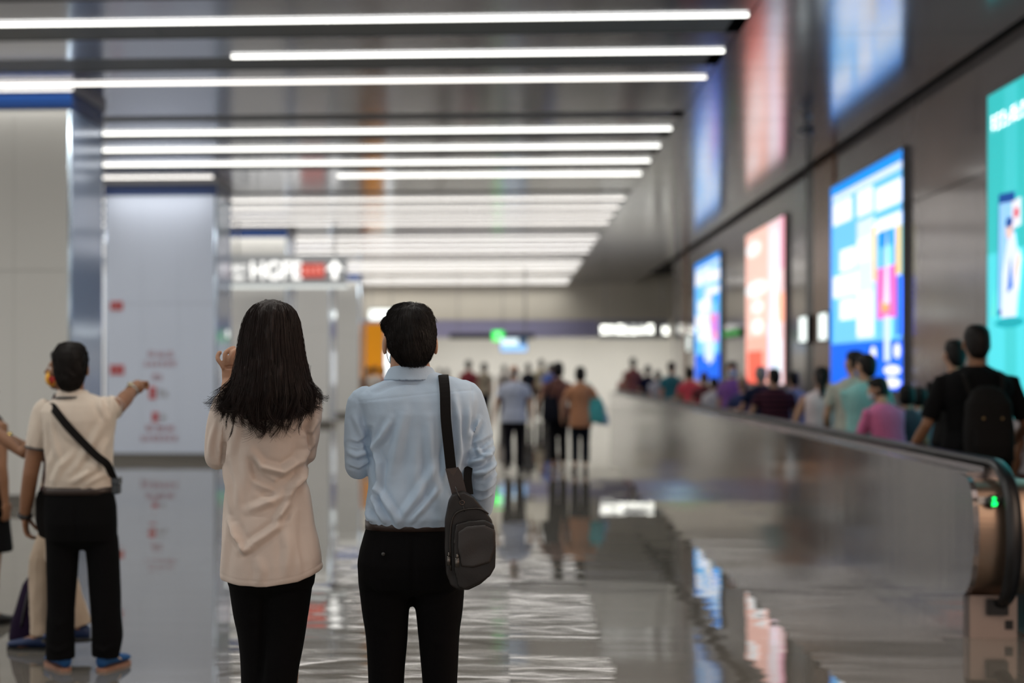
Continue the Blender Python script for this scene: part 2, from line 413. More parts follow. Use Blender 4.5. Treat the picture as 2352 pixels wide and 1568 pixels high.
# ================================================================== SETTING
BUMP1 = .0020; BUMP2 = .00007
def floor_mat():
    m = bpy.data.materials.new('polished_granite'); m.use_nodes = True; nt = m.node_tree; b = nt.nodes['Principled BSDF']
    L = nt.links.new; N = nt.nodes.new
    tc = N('ShaderNodeTexCoord')
    br = N('ShaderNodeTexBrick'); br.offset = 0.0; br.inputs['Scale'].default_value = 1.0
    br.inputs['Brick Width'].default_value = 1.2; br.inputs['Row Height'].default_value = 1.2
    br.inputs['Mortar Size'].default_value = .0035; br.inputs['Color1'].default_value = (.15,.140,.124,1); br.inputs['Color2'].default_value = (.17,.159,.141,1)
    br.inputs['Mortar'].default_value = (.10,.09,.08,1)
    L(tc.outputs['Object'], br.inputs['Vector'])
    n1 = N('ShaderNodeTexNoise'); n1.inputs['Scale'].default_value = 170; n1.inputs['Detail'].default_value = 4
    L(tc.outputs['Object'], n1.inputs['Vector'])
    r1 = N('ShaderNodeValToRGB'); r1.color_ramp.elements[0].position = .4; r1.color_ramp.elements[1].position = .62
    r1.color_ramp.elements[0].color = (.55,.53,.5,1); r1.color_ramp.elements[1].color = (1.25,1.25,1.25,1)
    L(n1.outputs['Fac'], r1.inputs['Fac'])
    mx = N('ShaderNodeMix'); mx.data_type = 'RGBA'; mx.blend_type = 'MULTIPLY'; mx.inputs[0].default_value = 1
    L(br.outputs['Color'], mx.inputs[6]); L(r1.outputs['Color'], mx.inputs[7]); L(mx.outputs[2], b.inputs['Base Color'])
    b.inputs['Roughness'].default_value = .02; b.inputs['IOR'].default_value = 1.62
    # every slab lies at its own tiny tilt, and the polish is faintly wavy
    sc1 = N('ShaderNodeVectorMath'); sc1.operation = 'SCALE'; sc1.inputs['Scale'].default_value = 1/1.2; L(tc.outputs['Object'], sc1.inputs[0])
    flr = N('ShaderNodeVectorMath'); flr.operation = 'FLOOR'; L(sc1.outputs[0], flr.inputs[0])
    wn = N('ShaderNodeTexWhiteNoise'); wn.noise_dimensions = '2D'; L(flr.outputs[0], wn.inputs['Vector'])
    ma = N('ShaderNodeVectorMath'); ma.operation = 'MULTIPLY_ADD'; L(wn.outputs['Color'], ma.inputs[0]); ma.inputs[1].default_value = (.005,.005,0); ma.inputs[2].default_value = (-.0025,-.0025,1)
    nm = N('ShaderNodeVectorMath'); nm.operation = 'NORMALIZE'; L(ma.outputs[0], nm.inputs[0])
    off = N('ShaderNodeVectorMath'); off.operation = 'MULTIPLY_ADD'; L(wn.outputs['Color'], off.inputs[0]); off.inputs[1].default_value = (40,40,0); L(tc.outputs['Object'], off.inputs[2])
    mp = N('ShaderNodeMapping'); mp.inputs['Scale'].default_value = (.8, 2.6, 1); L(off.outputs[0], mp.inputs[0])
    n2 = N('ShaderNodeTexNoise'); n2.inputs['Scale'].default_value = 1; n2.inputs['Detail'].default_value = 1.2; L(mp.outputs[0], n2.inputs['Vector'])
    mp3 = N('ShaderNodeMapping'); mp3.inputs['Scale'].default_value = (6, 14, 1); L(tc.outputs['Object'], mp3.inputs[0])
    n3 = N('ShaderNodeTexNoise'); n3.inputs['Scale'].default_value = 1; n3.inputs['Detail'].default_value = 1; L(mp3.outputs[0], n3.inputs['Vector'])
    b1 = N('ShaderNodeBump'); b1.inputs['Strength'].default_value = 1; b1.inputs['Distance'].default_value = BUMP1
    b2 = N('ShaderNodeBump'); b2.inputs['Strength'].default_value = 1; b2.inputs['Distance'].default_value = BUMP2
    L(n2.outputs['Fac'], b1.inputs['Height']); L(n3.outputs['Fac'], b2.inputs['Height']); L(nm.outputs[0], b1.inputs['Normal']); L(b1.outputs['Normal'], b2.inputs['Normal'])
    L(b2.outputs['Normal'], b.inputs['Normal'])
    return m

PANEL = mat('ceiling_panel_metal', (.40,.405,.45), .15, .92, var=(1.2,.06), bump=(2.0,.12,.01))
def perf_mat():
    m = bpy.data.materials.new('perforated_metal'); m.use_nodes = True; nt = m.node_tree; b = nt.nodes['Principled BSDF']
    L = nt.links.new; N = nt.nodes.new
    tc = N('ShaderNodeTexCoord'); mp = N('ShaderNodeMapping'); mp.inputs['Scale'].default_value = (22, 12, 22)
    L(tc.outputs['Object'], mp.inputs[0])
    v = N('ShaderNodeTexVoronoi'); v.inputs['Scale'].default_value = 1; v.inputs['Randomness'].default_value = 0.0
    L(mp.outputs[0], v.inputs['Vector'])
    r = N('ShaderNodeValToRGB'); r.color_ramp.elements[0].position = .30; r.color_ramp.elements[1].position = .36
    r.color_ramp.elements[0].color = (.004,.004,.005,1); r.color_ramp.elements[1].color = (.13,.135,.14,1)
    L(v.outputs['Distance'], r.inputs['Fac']); L(r.outputs['Color'], b.inputs['Base Color'])
    b.inputs['Roughness'].default_value = .5; b.inputs['Metallic'].default_value = .4
    return m
PERF = perf_mat()
VOID = mat('ceiling_void', (.01,.01,.011), .9)
LAMP_L = 4.2; AREA_W = 66.0
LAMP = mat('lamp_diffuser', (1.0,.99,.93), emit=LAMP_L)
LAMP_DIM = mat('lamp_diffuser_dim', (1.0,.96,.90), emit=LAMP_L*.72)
LAMPBOX = mat('lamp_housing', (.25,.25,.26), .4, .6)

fl = M(); fl.box(-13, 9, -15, 66, -.2, 0)
struct(fl.build('floor', floor_mat()))

cm = M(); grilles = []; lamps = []
XL, XR = -12.0, 2.1
edges = []
for n in range(-5, 5):
    g = 17.8+8.25*n+(.22 if n < 0 else 0)
    for o in (2.5, 4.05, 5.6, 7.15):
        y = g+o
        if abs(y-16.92) < .05: y = 16.75      # stands just clear of the first column
        if -14 < y < 56.5: lamps.append(y)
    for a, b in ((1.15,1.62),(2.56,3.25),(4.11,4.8),(5.66,6.35)):
        if -14.5 < g+a and g+b < 56.8: grilles.append((g+a, g+b))
y = -15.0
for a, b in sorted(grilles):
    cm.box(XL, XR, y, a, HC, HC+.012); y = b
cm.box(XL, XR, y, 57, HC, HC+.012)
y = -15.0
while y < 57:                                            # big flat panels beside the wall, fine joints between them
    y2 = min(y+1.65, 57); cm.box(XR+.012, XW-.14, y+.006, y2-.006, HC, HC+.012); y = y2
ceil = struct(cm.build('ceiling', PANEL))
vd = M(); vd.box(XL-1, 9, -15, 66, HC+.35, HC+.4); vd.build('slab', VOID, ceil)
for a, b in grilles:
    q = M(); q.box(XL, XR-.12, a+.002, b-.002, HC+.013, HC+.02)
    for xx in np.arange(-10.6, 2.0, 2.45): q.box(xx, xx+.03, a+.002, b-.002, HC+.008, HC+.0129)
    q.build('perforated_panel', PERF, ceil)
ords = ['first','second','third','fourth','fifth','sixth','seventh','eighth','ninth','tenth','eleventh','twelfth','thirteenth','fourteenth','fifteenth','sixteenth','seventeenth','eighteenth','nineteenth','twentieth','twenty-first','twenty-second','twenty-third','twenty-fourth']
vis = [y for y in sorted(lamps) if y > 12.5]
for y in sorted(lamps):
    x0 = -2.75 if abs(y-15.37) < .1 or abs(y-24.95) < .1 else XL+.3
    t = empty('ceiling_light', (0, y, HC), '', 'ceiling light', 'linear ceiling lights')
    if y > 12.5: t['label'] = 'linear white ceiling light, the %s counted down from the top of the photo' % ords[vis.index(y)]
    else: t['label'] = 'linear white ceiling light above and behind the photographer, out of the photo'
    b = M(); b.box(x0, 2.09, -.035, .035, -.006, .03); b.build('housing', LAMPBOX, t)
    b = M(); b.box(x0+.01, 2.08, -.022, .022, -.020, -.0061)
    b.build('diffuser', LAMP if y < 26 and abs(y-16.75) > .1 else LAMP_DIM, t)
    ld = bpy.data.lights.new('lamp', 'AREA'); ld.shape = 'RECTANGLE'; ld.size = 2.0-x0; ld.size_y = .05; ld.energy = AREA_W*(2.0-x0)/13.7; ld.color = (1,.97,.905); ld.spread = math.radians(150)
    lo = bpy.data.objects.new('lamp', ld); COL.objects.link(lo); lo.parent = t; lo.location = ((2.0+x0)/2, 0, -.05)

t = empty('ceiling_light', (-5.7, 24.95, HC), 'short linear white ceiling light just above the pale blue column', 'ceiling light', 'linear ceiling lights')
b = M(); b.box(-.95, .95, -.045, .045, -.006, .03); b.build('housing', LAMPBOX, t)
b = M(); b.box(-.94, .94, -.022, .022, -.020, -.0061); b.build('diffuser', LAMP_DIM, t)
ld = bpy.data.lights.new('lamp', 'AREA'); ld.shape = 'RECTANGLE'; ld.size = 1.8; ld.size_y = .05; ld.energy = 11; ld.color = (1,.98,.95); ld.spread = math.radians(150)
lo = bpy.data.objects.new('lamp', ld); COL.objects.link(lo); lo.parent = t; lo.location = (0, 0, -.05)

# right wall of dark lacquered panels, with a groove and bronze pilasters
WALLM = mat('wall_panel_lacquer', (.30,.275,.275), .13, .42, spec=.6, var=(.6,.08), bump=(1.6,.25,.006))
BRONZE = mat('bronze_panel', (.20,.095,.045), .25, .75, var=(2,.1))
DARKM = mat('dark_metal', (.03,.032,.036), .35, .6)
w = M(); y = -15.0
while y < 45:
    y2 = min(y+2.06, 45)
    w.box(XW, XW+.05, y+.004, y2-.004, 0, 3.42); w.box(XW, XW+.05, y+.004, y2-.004, 3.435, HC+.1); y = y2
wr_ = struct(w.build('wall_right', WALLM)); w = M(); w.box(XW+.051, XW+.2, -15, 45, 0, HC+.1); w.build('backing', VOID, wr_)
w = M(); w.box(XW+.2, 8.2, 45, 45.1, 0, HC+.4); w.box(8.1, 8.2, 45, 66, 0, HC+.4); struct(w.build('wall_side', mat('wall_beige', (.42,.39,.34), .35, var=(1,.04))))
for i, (a, b) in enumerate(((22.7,24.15),(41.4,42.3))):
    w = M(); w.box(XW-.03, XW-.001, a, b, 0, HC-.001); struct(w.build('trim_%d' % (i+1), BRONZE))
w = M(); w.box(XW-.02, XW-.001, 24.2, 24.85, 0, HC-.001); struct(w.build('trim_3', DARKM))
w = M(); w.box(XW-.14, XW, -15, 45, HC+.02, HC+.09); struct(w.build('trim_4', VOID))  # near-black strip, the shadow gap's darkness put in as colour
CREAM = mat('wall_cream', (.80,.76,.67), .35, spec=.4, var=(.8,.03))
w = M(); w.box(-13, 8.1, 57, 57.2, 3.3, HC+.3); w.box(-13, 8.1, 57.2, 65, 3.55, 3.6); struct(w.build('wall_bulkhead', CREAM))
PURP = mat('fascia_purple', (.50,.49,.72), .4, .3)
w = M(); w.box(-6, 5.75, 57.06, 57.19, 2.66, 3.3)
for i in range(62): x = -6+i*.19; w.box(x, x+.07, 57.0, 57.06, 2.68, 3.29)
struct(w.build('trim_5', PURP))
w = M(); w.box(-13, 8.1, 65, 65.2, 0, 3.6); struct(w.build('wall_back', mat('wall_white', (.80,.79,.75), .4, var=(.8,.03))))
for i, (x0, x1) in enumerate(((-4.5,-1.0),(-.2,3.2),(4.0,7.2))):  # added glowing panels behind the fascia, they brighten the far hall
    t = empty('ceiling_panel_light', ((x0+x1)/2, 61, 3.54), ['unseen white fill panel added over the far hall, left one','unseen white fill panel added over the far hall, middle one','unseen white fill panel added over the far hall, right one'][i], 'ceiling light', 'added far fill panels')
    hw = (x1-x0)/2; b = M(); b.box(-hw, hw, -.9, .9, -.03, .01); b.build('frame', LAMPBOX, t); b = M(); b.box(-hw+.05, hw-.05, -.85, .85, -.04, -.0301); b.build('diffuser', mat('fill_panel_glow', (1,.98,.92), emit=10), t)

# columns -------------------------------------------------------------
ENAMEL = mat('column_enamel', (.66,.66,.64), .3, spec=.5, var=(.7,.02))
ENAMELB = mat('column_enamel_cool', (.58,.64,.76), .28, spec=.5, var=(.7,.02))
GLASSB = mat('column_side_blue_glass', (.34,.44,.66), .12, .25, spec=.8, bump=(1.5,.1,.004))
CORNER = mat('column_corner_trim', (.5,.62,.75), .2, .7)
BLUE = mat('column_blue_band', (.002,.028,.13), .3, spec=.5, emit=0)
PLINTH = mat('column_plinth', (.13,.12,.105), .35, .3)
CL = ['large pale grey cladded column at the left edge, nearest one','pale blue-grey column carrying the red signs, behind the pointing man','white column behind the hanging gate sign','pale column right behind the woman in the white shirt, further along the row','farthest pale column of the row, beside the orange board']
for i in range(5):
    Y = (16.8,25.3,33.4,41.6,49.8)[i]; x0, x1, d = -6.62, -4.76, 1.35
    t = empty('column', ((x0+x1)/2, Y, 0), CL[i], 'column', 'columns in a row on the left')
    hw = (x1-x0)/2; pm = ENAMEL if i in (0,) else ENAMELB if i == 1 else ENAMEL
    b = M()
    for k in range(3):
        a0 = -hw+.03+k*(2*hw-.06)/3; a1 = a0+(2*hw-.06)/3
        for z0, z1 in ((.13,2.575),(2.58,4.33)):
            b.box(a0+.0015, a1-.0015, 0, .05, z0, z1); b.box(a0+.0015, a1-.0015, d-.05, d, z0, z1)
    b.build('front_panel', pm, t)
    b = M(); b.box(-hw+.005, -hw+.03, .03, d-.03, .13, 4.33); b.box(hw-.03, hw-.005, .03, d-.03, .13, 4.33); b.build('side_panel', GLASSB, t)
    b = M()
    for sx in (-1,1):
        for yy in (0, d): b.tube([(sx*(hw-.022), yy+(.022 if yy == 0 else -.022), .1), (sx*(hw-.022), yy+(.022 if yy == 0 else -.022), 4.34)], .024, 12)
    b.build('corner_trim', CORNER, t, True)
    b = M(); b.box(-hw+.04, hw-.04, .05, d-.05, .05, HC-.001); b.build('core', mat('column_core', (.05,.05,.055), .6), t)
    b = M(); b.box(-hw-.004, hw+.004, -.006, d+.006, 4.34, 4.52); b.build('blue_band', BLUE, t)
    b = M(); b.box(-hw-.03, hw+.03, -.03, d+.03, 4.521, HC-.001); b.build('capital', LAMPBOX, t)
    b = M(); b.box(-hw-.02, hw+.02, -.02, d+.02, 0, .12); b.build('plinth', PLINTH, t)

def glyph(m, T, u, v, w_, h_, sd):
    """a blurred character made of strokes; T(u, v) -> point on the sign's face"""
    r = random.Random(sd)
    def bar(a, b, c, d): m.add([T(a, c), T(b, c), T(b, d), T(a, d)], [(0,1,2,3)])
    t = .12
    for k in range(r.choice((2,3,3))):
        q = v+h_*(.08+.8*r.random()*.2+k*.32); bar(u+w_*.05*r.random()*3, u+w_*(1-.1*r.random()), q, q+h_*t)
    for k in range(r.choice((2,2,3))):
        q = u+w_*(.08+.36*k+.1*r.random()); bar(q, q+w_*t, v+h_*.2*r.random(), v+h_*(.8+.2*r.random()))

# red signs on the second column
def fc(i, off=.004):   # face of column i: local metres right of its centre, height
    Y = (16.8,25.3,33.4,41.6,49.8)[i]
    return lambda u, v: Vector((-5.69+u, Y-off, v))
def colpt(px, py):     # photo point on the second column's face
    D = 25.6; q = P(px, py, D); return (q.x+5.69, q.z)
RED = mat('sign_red', (.50,.012,.02), .5); PINK = mat('sign_pale_red', (.46,.22,.27), .5); GREYT = mat('sign_grey', (.35,.33,.33), .5)
def colsign(items, name, label, cat='sign', grp='red lettering on the column'):
    t = empty(name, (-5.69, 25.29, 1.5), label, cat, grp); ms = [RED, PINK, GREYT]
    for (px0, px1, py0, py1, n, mi) in items:
        a, z1 = colpt(px0, py0); b, z0 = colpt(px1, py1); ww = (b-a)/n; m = M()
        for k in range(n):
            if n == 0: continue
            glyph(m, (lambda u, v: fc(1)(u, v)-t.location), a+k*ww+ww*.06, z0, ww*.86, z1-z0, int(px0+py0+k*7))
        m.build('character_row', ms[mi], t)
def redbox(px0, px1, py0, py1, label, icon=True):
    a, z1 = colpt(px0, py0); b, z0 = colpt(px1, py1); T = fc(1, .012)
    m = M(); q = T(a, z0); m.box(q.x, q.x+b-a, q.y, q.y+.011, z0, z1)
    e = m.build('wall_sign', RED); tag(e, label, 'sign', 'small red signs on the column')
    m = M(); glyph(m, fc(1, .014), a+(b-a)*.12, z0+(z1-z0)*.15, (b-a)*.34, (z1-z0)*.7, int(px0)); glyph(m, fc(1,.014), a+(b-a)*.55, z0+(z1-z0)*.15, (b-a)*.34, (z1-z0)*.7, int(px0)+3)
    m.build('lettering', mat('sign_dim_white', (.5,.35,.35), .5), e)
redbox(253, 281, 692, 712, 'small red sign high on the left edge of the pale blue column')
redbox(252, 284, 838, 860, 'small red sign above the pointing hand on the pale blue column')
redbox(343, 358, 888, 916, 'red square mark in the middle of the column lettering')
redbox(350, 364, 946, 968, 'red square mark low in the column lettering, above the last rows')
colsign([(338,402,806,822,3,1),(330,405,828,843,6,1),(348,376,855,875,2,1)], 'column_lettering', 'pale red lettering rows at the top of the column notice')
colsign([(362,388,892,914,2,2),(368,384,948,966,1,2)], 'column_lettering', 'grey lettering beside the red squares on the column notice')
colsign([(332,405,976,992,3,1),(322,410,998,1014,7,1)], 'column_lettering', 'pale red lettering rows at the bottom of the column notice')

# lit signs -----------------------------------------------------------
def em(name, c, k=1.0): return mat(name, c, .6, emit=k)
W_ = em('lit_white', (1,1,.97), 1.15)
def text(body, loc, size, material, parent, name='lettering', sx=1.0, rz=0.0, extr=.002, align='LEFT'):
    cu = bpy.data.curves.new(name, 'FONT'); cu.body = body; cu.size = size; cu.extrude = extr; cu.align_x = align; cu.offset = size*.022
    o = bpy.data.objects.new('t', cu); COL.objects.link(o)
    dg = bpy.context.evaluated_depsgraph_get(); dg.update()
    me = bpy.data.meshes.new_from_object(o.evaluated_get(dg)); bpy.data.objects.remove(o)
    me.materials.clear(); me.materials.append(material); me.name = name
    q = bpy.data.objects.new(name, me); COL.objects.link(q); q.location = loc; q.rotation_euler = (PI/2, 0, rz); q.scale = (sx, 1, 1); q.parent = parent
    return q
# hanging gate sign
D0 = 32.6; a = P(517, 585, D0); b = P(798, 655, D0); yS = (a.y+b.y)/2
t = empty('hanging_sign', ((a.x+b.x)/2, yS, b.z), 'long grey hanging sign reading HGFE with a red box and up arrow', 'hanging sign')
hw = (b.x-a.x)/2; hh = a.z-b.z; sc_ = F/D0
SIGNG = mat('sign_panel_grey', (.40,.42,.44), .35, spec=.4)
m = M(); m.box(-hw, hw, -.06, .06, 0, hh); m.build('sign_box', SIGNG, t)
m = M(); m.box(-hw, hw, -.065, .065, -.06, -.001); m.build('lit_edge', em('sign_edge', (.8,.85,.83), .62), t)
for sx in (-.8, .8):
    m = M(); m.tube([(sx*hw, 0, hh), (sx*hw, 0, HC-b.z)], .018, 10); m.build('hanging_rod', STEEL, t, True)
def lx(px): return (px-517)/sc_-hw
def lz(py): return (655-py)/sc_
cjk = text('出口', (lx(533), -.063, lz(622)), .155, W_, t); text('Exit', (lx(536), -.063, lz(642)), .15, W_, t)
text('HGFE', (lx(574), -.063, lz(641)), .52, W_, t, sx=.86)
m = M(); m.box(lx(692), lx(747), -.075, -.0605, lz(638), lz(606)); m.build('red_box', em('lit_red', (.42,.035,.02), .8), t)
m = M()
for k in range(4): glyph(m, lambda u, v: Vector((u, -.077, v)), lx(696)+k*.115, lz(632), .10, .19, 90+k)
m.build('small_lettering', em('lit_pink', (.75,.35,.3), .6), t)
cx_, cz_ = lx(770), lz(622)
m = M(); m.prism([(-.055,-.18),(.055,-.18),(.055,.01),(.19,.01),(0,.22),(-.19,.01),(-.055,.01)], .01, lambda u, v, w: Vector((cx_+u, -.073+w, cz_+v))); m.build('arrow', W_, t)

def hang(px0, px1, py0, py1, D, label, boxm, name='hanging_sign', cat='hanging sign'):
    a = P(px0, py0, D); b = P(px1, py1, D); hw = (b.x-a.x)/2; hh = a.z-b.z
    t = empty(name, ((a.x+b.x)/2, (a.y+b.y)/2, b.z), label, cat)
    m = M(); m.box(-hw, hw, -.05, .05, 0, hh); m.build('sign_box', boxm, t)
    for sx in (-.8, .8):
        m = M(); m.tube([(sx*hw, 0, hh), (sx*hw, 0, HC-b.z)], .012, 8); m.build('hanging_rod', STEEL, t, True)
    return t, hw, hh
t, hw, hh = hang(1032, 1227, 766, 778, 49, 'thin dark hanging sign with a green exit symbol in the far centre', DARKM)
m = M(); m.box(.02, .38, -.07, -.051, -.06, .24); m.build('exit_symbol', em('lit_green', (.02,.85,.10), 1.6), t)
m = M(); T = lambda u, v, w: Vector((.2+u, -.078+w, .09+v)); m.prism([(-.05,-.1),(-.02,-.1),(.01,-.02),(.06,-.08),(.08,-.06),(.03,.03),(.03,.09),(-.03,.09),(-.05,.0)], .006, T); m.build('running_figure', em('lit_palegreen', (.5,1,.5), 1.5), t)
t, hw, hh = hang(1149, 1211, 776, 808, 47.5, 'small blue and white lit sign hanging in the far centre', mat('sign_blue_dark', (.15,.3,.55), .4))
m = M(); m.box(-hw+.02, hw*.35, -.06, -.051, hh*.5, hh-.02); m.build('white_field', em('lit_paleblue', (.75,.92,1), 1.15), t)
m = M(); m.box(-hw+.02, hw-.02, -.06, -.051, .02, hh*.48); m.build('blue_field', em('lit_skyblue', (.30,.58,1), 1.0), t)
t, hw, hh = hang(1374, 1536, 736, 778, 46.5, 'pale hanging sign with a row of glowing white characters at far right', SIGNG)
for ks in ((0,1,2,3,4,5,6),(8,)):
    m = M()
    for k in ks: glyph(m, lambda u, v: Vector((u, -.056, v)), -hw+.07+k*.226, hh*.22, .19, .30, 300+k)
    m.build('lettering', em('lit_white_hot', (1,1,.96), 2.2), t)
t, hw, hh = hang(846, 905, 708, 738, 50.5, 'white lit hanging sign above the orange board', SIGNG)
m = M(); m.box(-hw+.03, hw-.03, -.06, -.051, .05, hh-.04); m.build('lit_field', em('lit_white2', (.95,1,.95), 1.4), t)
# orange board and a lit kiosk beside it
a = P(840, 742, 52.0); b = P(882, 742, 52.0)
t = empty('advertising_board', ((a.x+b.x)/2, a.y, 0), 'tall orange board behind the man in the light blue shirt', 'board')
hw = (b.x-a.x)/2; m = M(); m.box(-hw, hw, -.05, .05, .12, a.z); m.build('panel', mat('orange_board', (.80,.30,.008), .5, emit=.42), t)
m = M(); m.box(-hw-.03, hw+.03, -.12, .12, 0, .12); m.build('foot', DARKM, t)
m = M(); m.box(-hw-.04, -hw-.001, -.06, .06, .12, a.z+.03); m.box(hw+.001, hw+.04, -.06, .06, .12, a.z+.03); m.build('frame', STEEL, t)
t = empty('lit_display', (P(893, 800, 51).x, P(893, 800, 51).y, 0), 'narrow white lit display between the orange board and the man', 'display')
m = M(); m.box(-.14, .14, -.05, .05, 0, 2.2); m.build('cabinet', SIGNG, t); m = M(); m.box(-.12, .12, -.06, -.051, 1.0, 2.1); m.build('screen', em('lit_white3', (.95,1,1), 1.6), t)

def wallbox(D0_, D1_, z0, z1, name, label, mt, dx=.06):
    t = empty(name, (XW-.001, D0_, z0), label, 'sign')
    m = M(); m.box(-dx, 0, 0, D1_-D0_, 0, z1-z0); m.build('casing', DARKM, t)
    m = M(); m.box(-dx-.006, -dx-.0005, .03, D1_-D0_-.03, .03, z1-z0-.03); m.build('lit_face', mt, t)
    return t
wallbox(24.3, 24.95, 1.9, 2.34, 'wall_sign', 'left of two white lit wall signs between the coral and blue screens', em('lit_w4', (.9,1,.97), 1.3), .10)
wallbox(22.75, 23.4, 1.9, 2.34, 'wall_sign', 'right of two white lit wall signs, touching the blue screen in view', em('lit_w4', (.9,1,.97), 1.3), .10)
wallbox(31.6, 34.0, 2.16, 2.34, 'reflection_strip', 'thin green glowing strip standing in for a wall reflection between the blue and coral screens', em('lit_g5', (.05,.5,.08), .32))  # glowing box put in for a green reflection on the wall
wallbox(39.9, 41.0, 1.95, 2.4, 'wall_sign', 'white lit sign left of the farthest blue screen', em('lit_w6', (.8,.88,.85), .85))
# round lights on column sides
for (X, Y, z, lb, k, r) in ((-4.75,26.2,2.1,'small round white light on the side of the second column',.9,.07),(-4.75,42.4,2.98,'bright round white light on the side of a column right of the woman',2.2,.10)):
    t = empty('round_light', (X, Y, z), lb, 'light')
    m = M(); m.ell((0,0,0), (.03, r, r)); m.build('lens', em('lens_%d' % int(Y), (.95,1,.97), k), t, True)
    m = M(); m.ell((-.012,0,0), (.02, r*1.18, r*1.18)); m.build('base', LAMPBOX, t, True)
# surveillance camera
q = P(1853, 285, 19.2)
t = empty('surveillance_camera', (q.x, q.y, HC), 'small grey surveillance camera hanging from the glossy ceiling', 'camera')
m = M(); m.tube([(0,0,0),(0,0,-.13)], .02, 12); m.ell((0,0,-.005), (.07,.07,.02)); m.build('bracket', mat('camera_grey', (.10,.11,.13), .3), t, True)
m = M(); m.tube([(-.05,.12,-.17),(.03,-.12,-.19)], .055, 16); m.build('housing', mat('camera_grey', (.10,.11,.13), .3), t, True)
m = M(); m.tube([(.03,-.12,-.19),(.037,-.14,-.192)], .035, 14); m.build('lens', mat('camera_lens', (.01,.01,.02), .05), t, True)

# wall screens -------------------------------------------------------
FRAME = mat('screen_frame', (.13,.13,.14), .35, .4)
def screen(Yn, Yf, z0, z1, rects, label, glyphs=(), shapes=(), k=1.0):
    t = empty('advertising_screen', (XW-.001, Yn, z0), label, 'screen', 'lit screens along the wall')
    L = Yf-Yn
    m = M(); m.box(-.06, 0, -.04, L+.04, -.04, z1-z0+.04); m.build('frame', FRAME, t)
    d = M(); names = []; off = .062
    def slot(c):
        if c not in names: names.append(c)
        return names.index(c)
    for i, (u0, u1, a, b, c) in enumerate(rects):
        d.cur = slot(c); x = -off-.0006*i; ya, yb = L*(1-u0), L*(1-u1)
        d.add([(x,ya,a-z0),(x,yb,a-z0),(x,yb,b-z0),(x,ya,b-z0)], [(0,1,2,3)])
    x = -off-.0006*(len(rects)+1)
    for (u, v, w_, h_, c, sd) in glyphs:
        d.cur = slot(c); glyph(d, lambda uu, vv: Vector((x, L*(1-uu), vv-z0)), u, v, w_, h_, sd)
    for j, (poly, c) in enumerate(shapes):
        d.cur = slot(c); xx = x-.0006*(j+1); d.add([(xx, L*(1-u), v-z0) for u, v in poly], [tuple(range(len(poly)))])
    d.build('display', [em('px_%02x%02x%02x' % tuple(int(255*q) for q in c), c, k) for c in names], t)
def S(r, g, b):  # display colour from sRGB
    return tuple(round((q/255)**2.2, 4) for q in (r, g, b))
LB, MB, DB, WH = S(110,195,255), S(20,145,245), S(0,100,238), (1.0,1.0,1.0)
PB, PK, OR, YE, PU = S(215,232,255), S(240,110,190), S(255,170,110), S(250,205,120), S(90,70,200)
blue = [(0,1,1.25,4.08,LB),(0,1,3.95,4.08,MB),(0,1,3.86,3.95,PB),(0,.03,1.25,4.08,MB),(0,1,1.25,1.86,DB),(.04,.34,3.52,3.83,WH),(.42,.64,3.5,3.83,WH),(.68,1,3.47,3.75,WH),(.68,1,3.2,3.36,WH),
        (.42,.66,1.9,3.44,PB),(.42,.64,2.9,3.2,WH),(.42,.64,1.95,2.5,WH),(.16,.40,2.84,3.14,WH),(.05,.43,2.5,2.8,WH),(.16,.4,2.18,2.46,WH),(.64,.69,2.6,3.3,YE),(.73,.9,3.0,3.2,MB),
        (.7,.95,2.12,2.75,PK),(.76,.86,2.2,2.34,OR),(.82,.86,2.34,2.62,PU),(.8,.87,1.6,2.15,PB),(.94,1,2.62,3.2,YE),(.95,1,1.9,2.6,DB),(.90,.95,1.9,2.1,LB)]
el_ = lambda u, v, a, b, n=14: [(u+a*math.cos(2*PI*i/n), v+b*math.sin(2*PI*i/n)) for i in range(n)]
bshapes = [(el_(.66,1.70,.035,.09),WH),(el_(.96,1.72,.035,.09),WH),(el_(.9,1.49,.1,.06),WH),(el_(.9,1.34,.1,.06),WH),([(.80,2.3),(.84,3.3),(.87,2.3)],PB)]
screen(18.65, 22.7, 1.25, 4.08, blue, 'tall blue lit screen with white blocks behind the queue', shapes=bshapes, k=1.05)
coral = [(0,1,1.25,4.08,S(255,178,160)),(0,.62,2.1,4.08,S(255,200,185)),(.62,1,1.25,4.08,S(255,222,224)),(.9,1,3.2,4.08,S(245,185,205)),(.05,.48,1.25,1.84,S(255,105,85)),(.66,.88,3.0,3.9,S(255,240,245)),
         (.62,.8,1.3,2.3,S(225,225,255)),(.8,.95,1.3,2.0,S(220,245,255)),(.85,1,2.3,2.8,S(255,200,170)),(.7,.9,1.25,1.5,S(215,240,255))]
cs = [(el_(.22,3.76,.2,.14),WH),(el_(.3,3.0,.3,.15),WH),(el_(.33,2.66,.15,.12),WH),(el_(.33,2.3,.15,.14),WH),([(.68,2.0),(.76,3.3),(.86,2.0),(.8,1.6)],S(240,240,255))]
screen(26.55, 30.75, 1.25, 4.08, coral, 'tall coral and pink lit screen between the two blue screens', shapes=cs, k=1.05)
screen(34.6, 39.1, 1.25, 4.08, blue[:-4]+[(.45,.8,1.7,2.2,PB)], 'farthest and smallest blue lit screen on the right wall', shapes=bshapes[:1], k=1.0)
TE, TL, TD = S(55,190,190), S(80,215,225), S(25,165,175)
teal = [(0,1,1.0,4.12,TE),(0,1,1.0,2.6,TL),(.12,.2,1.0,4.1,S(68,200,204))]
g = [(.03+i*.0335,3.74,.026,.18,WH,500+i) for i in range(9)]+[(.375+i*.0335,3.74,.026,.18,WH,520+i) for i in range(12)]
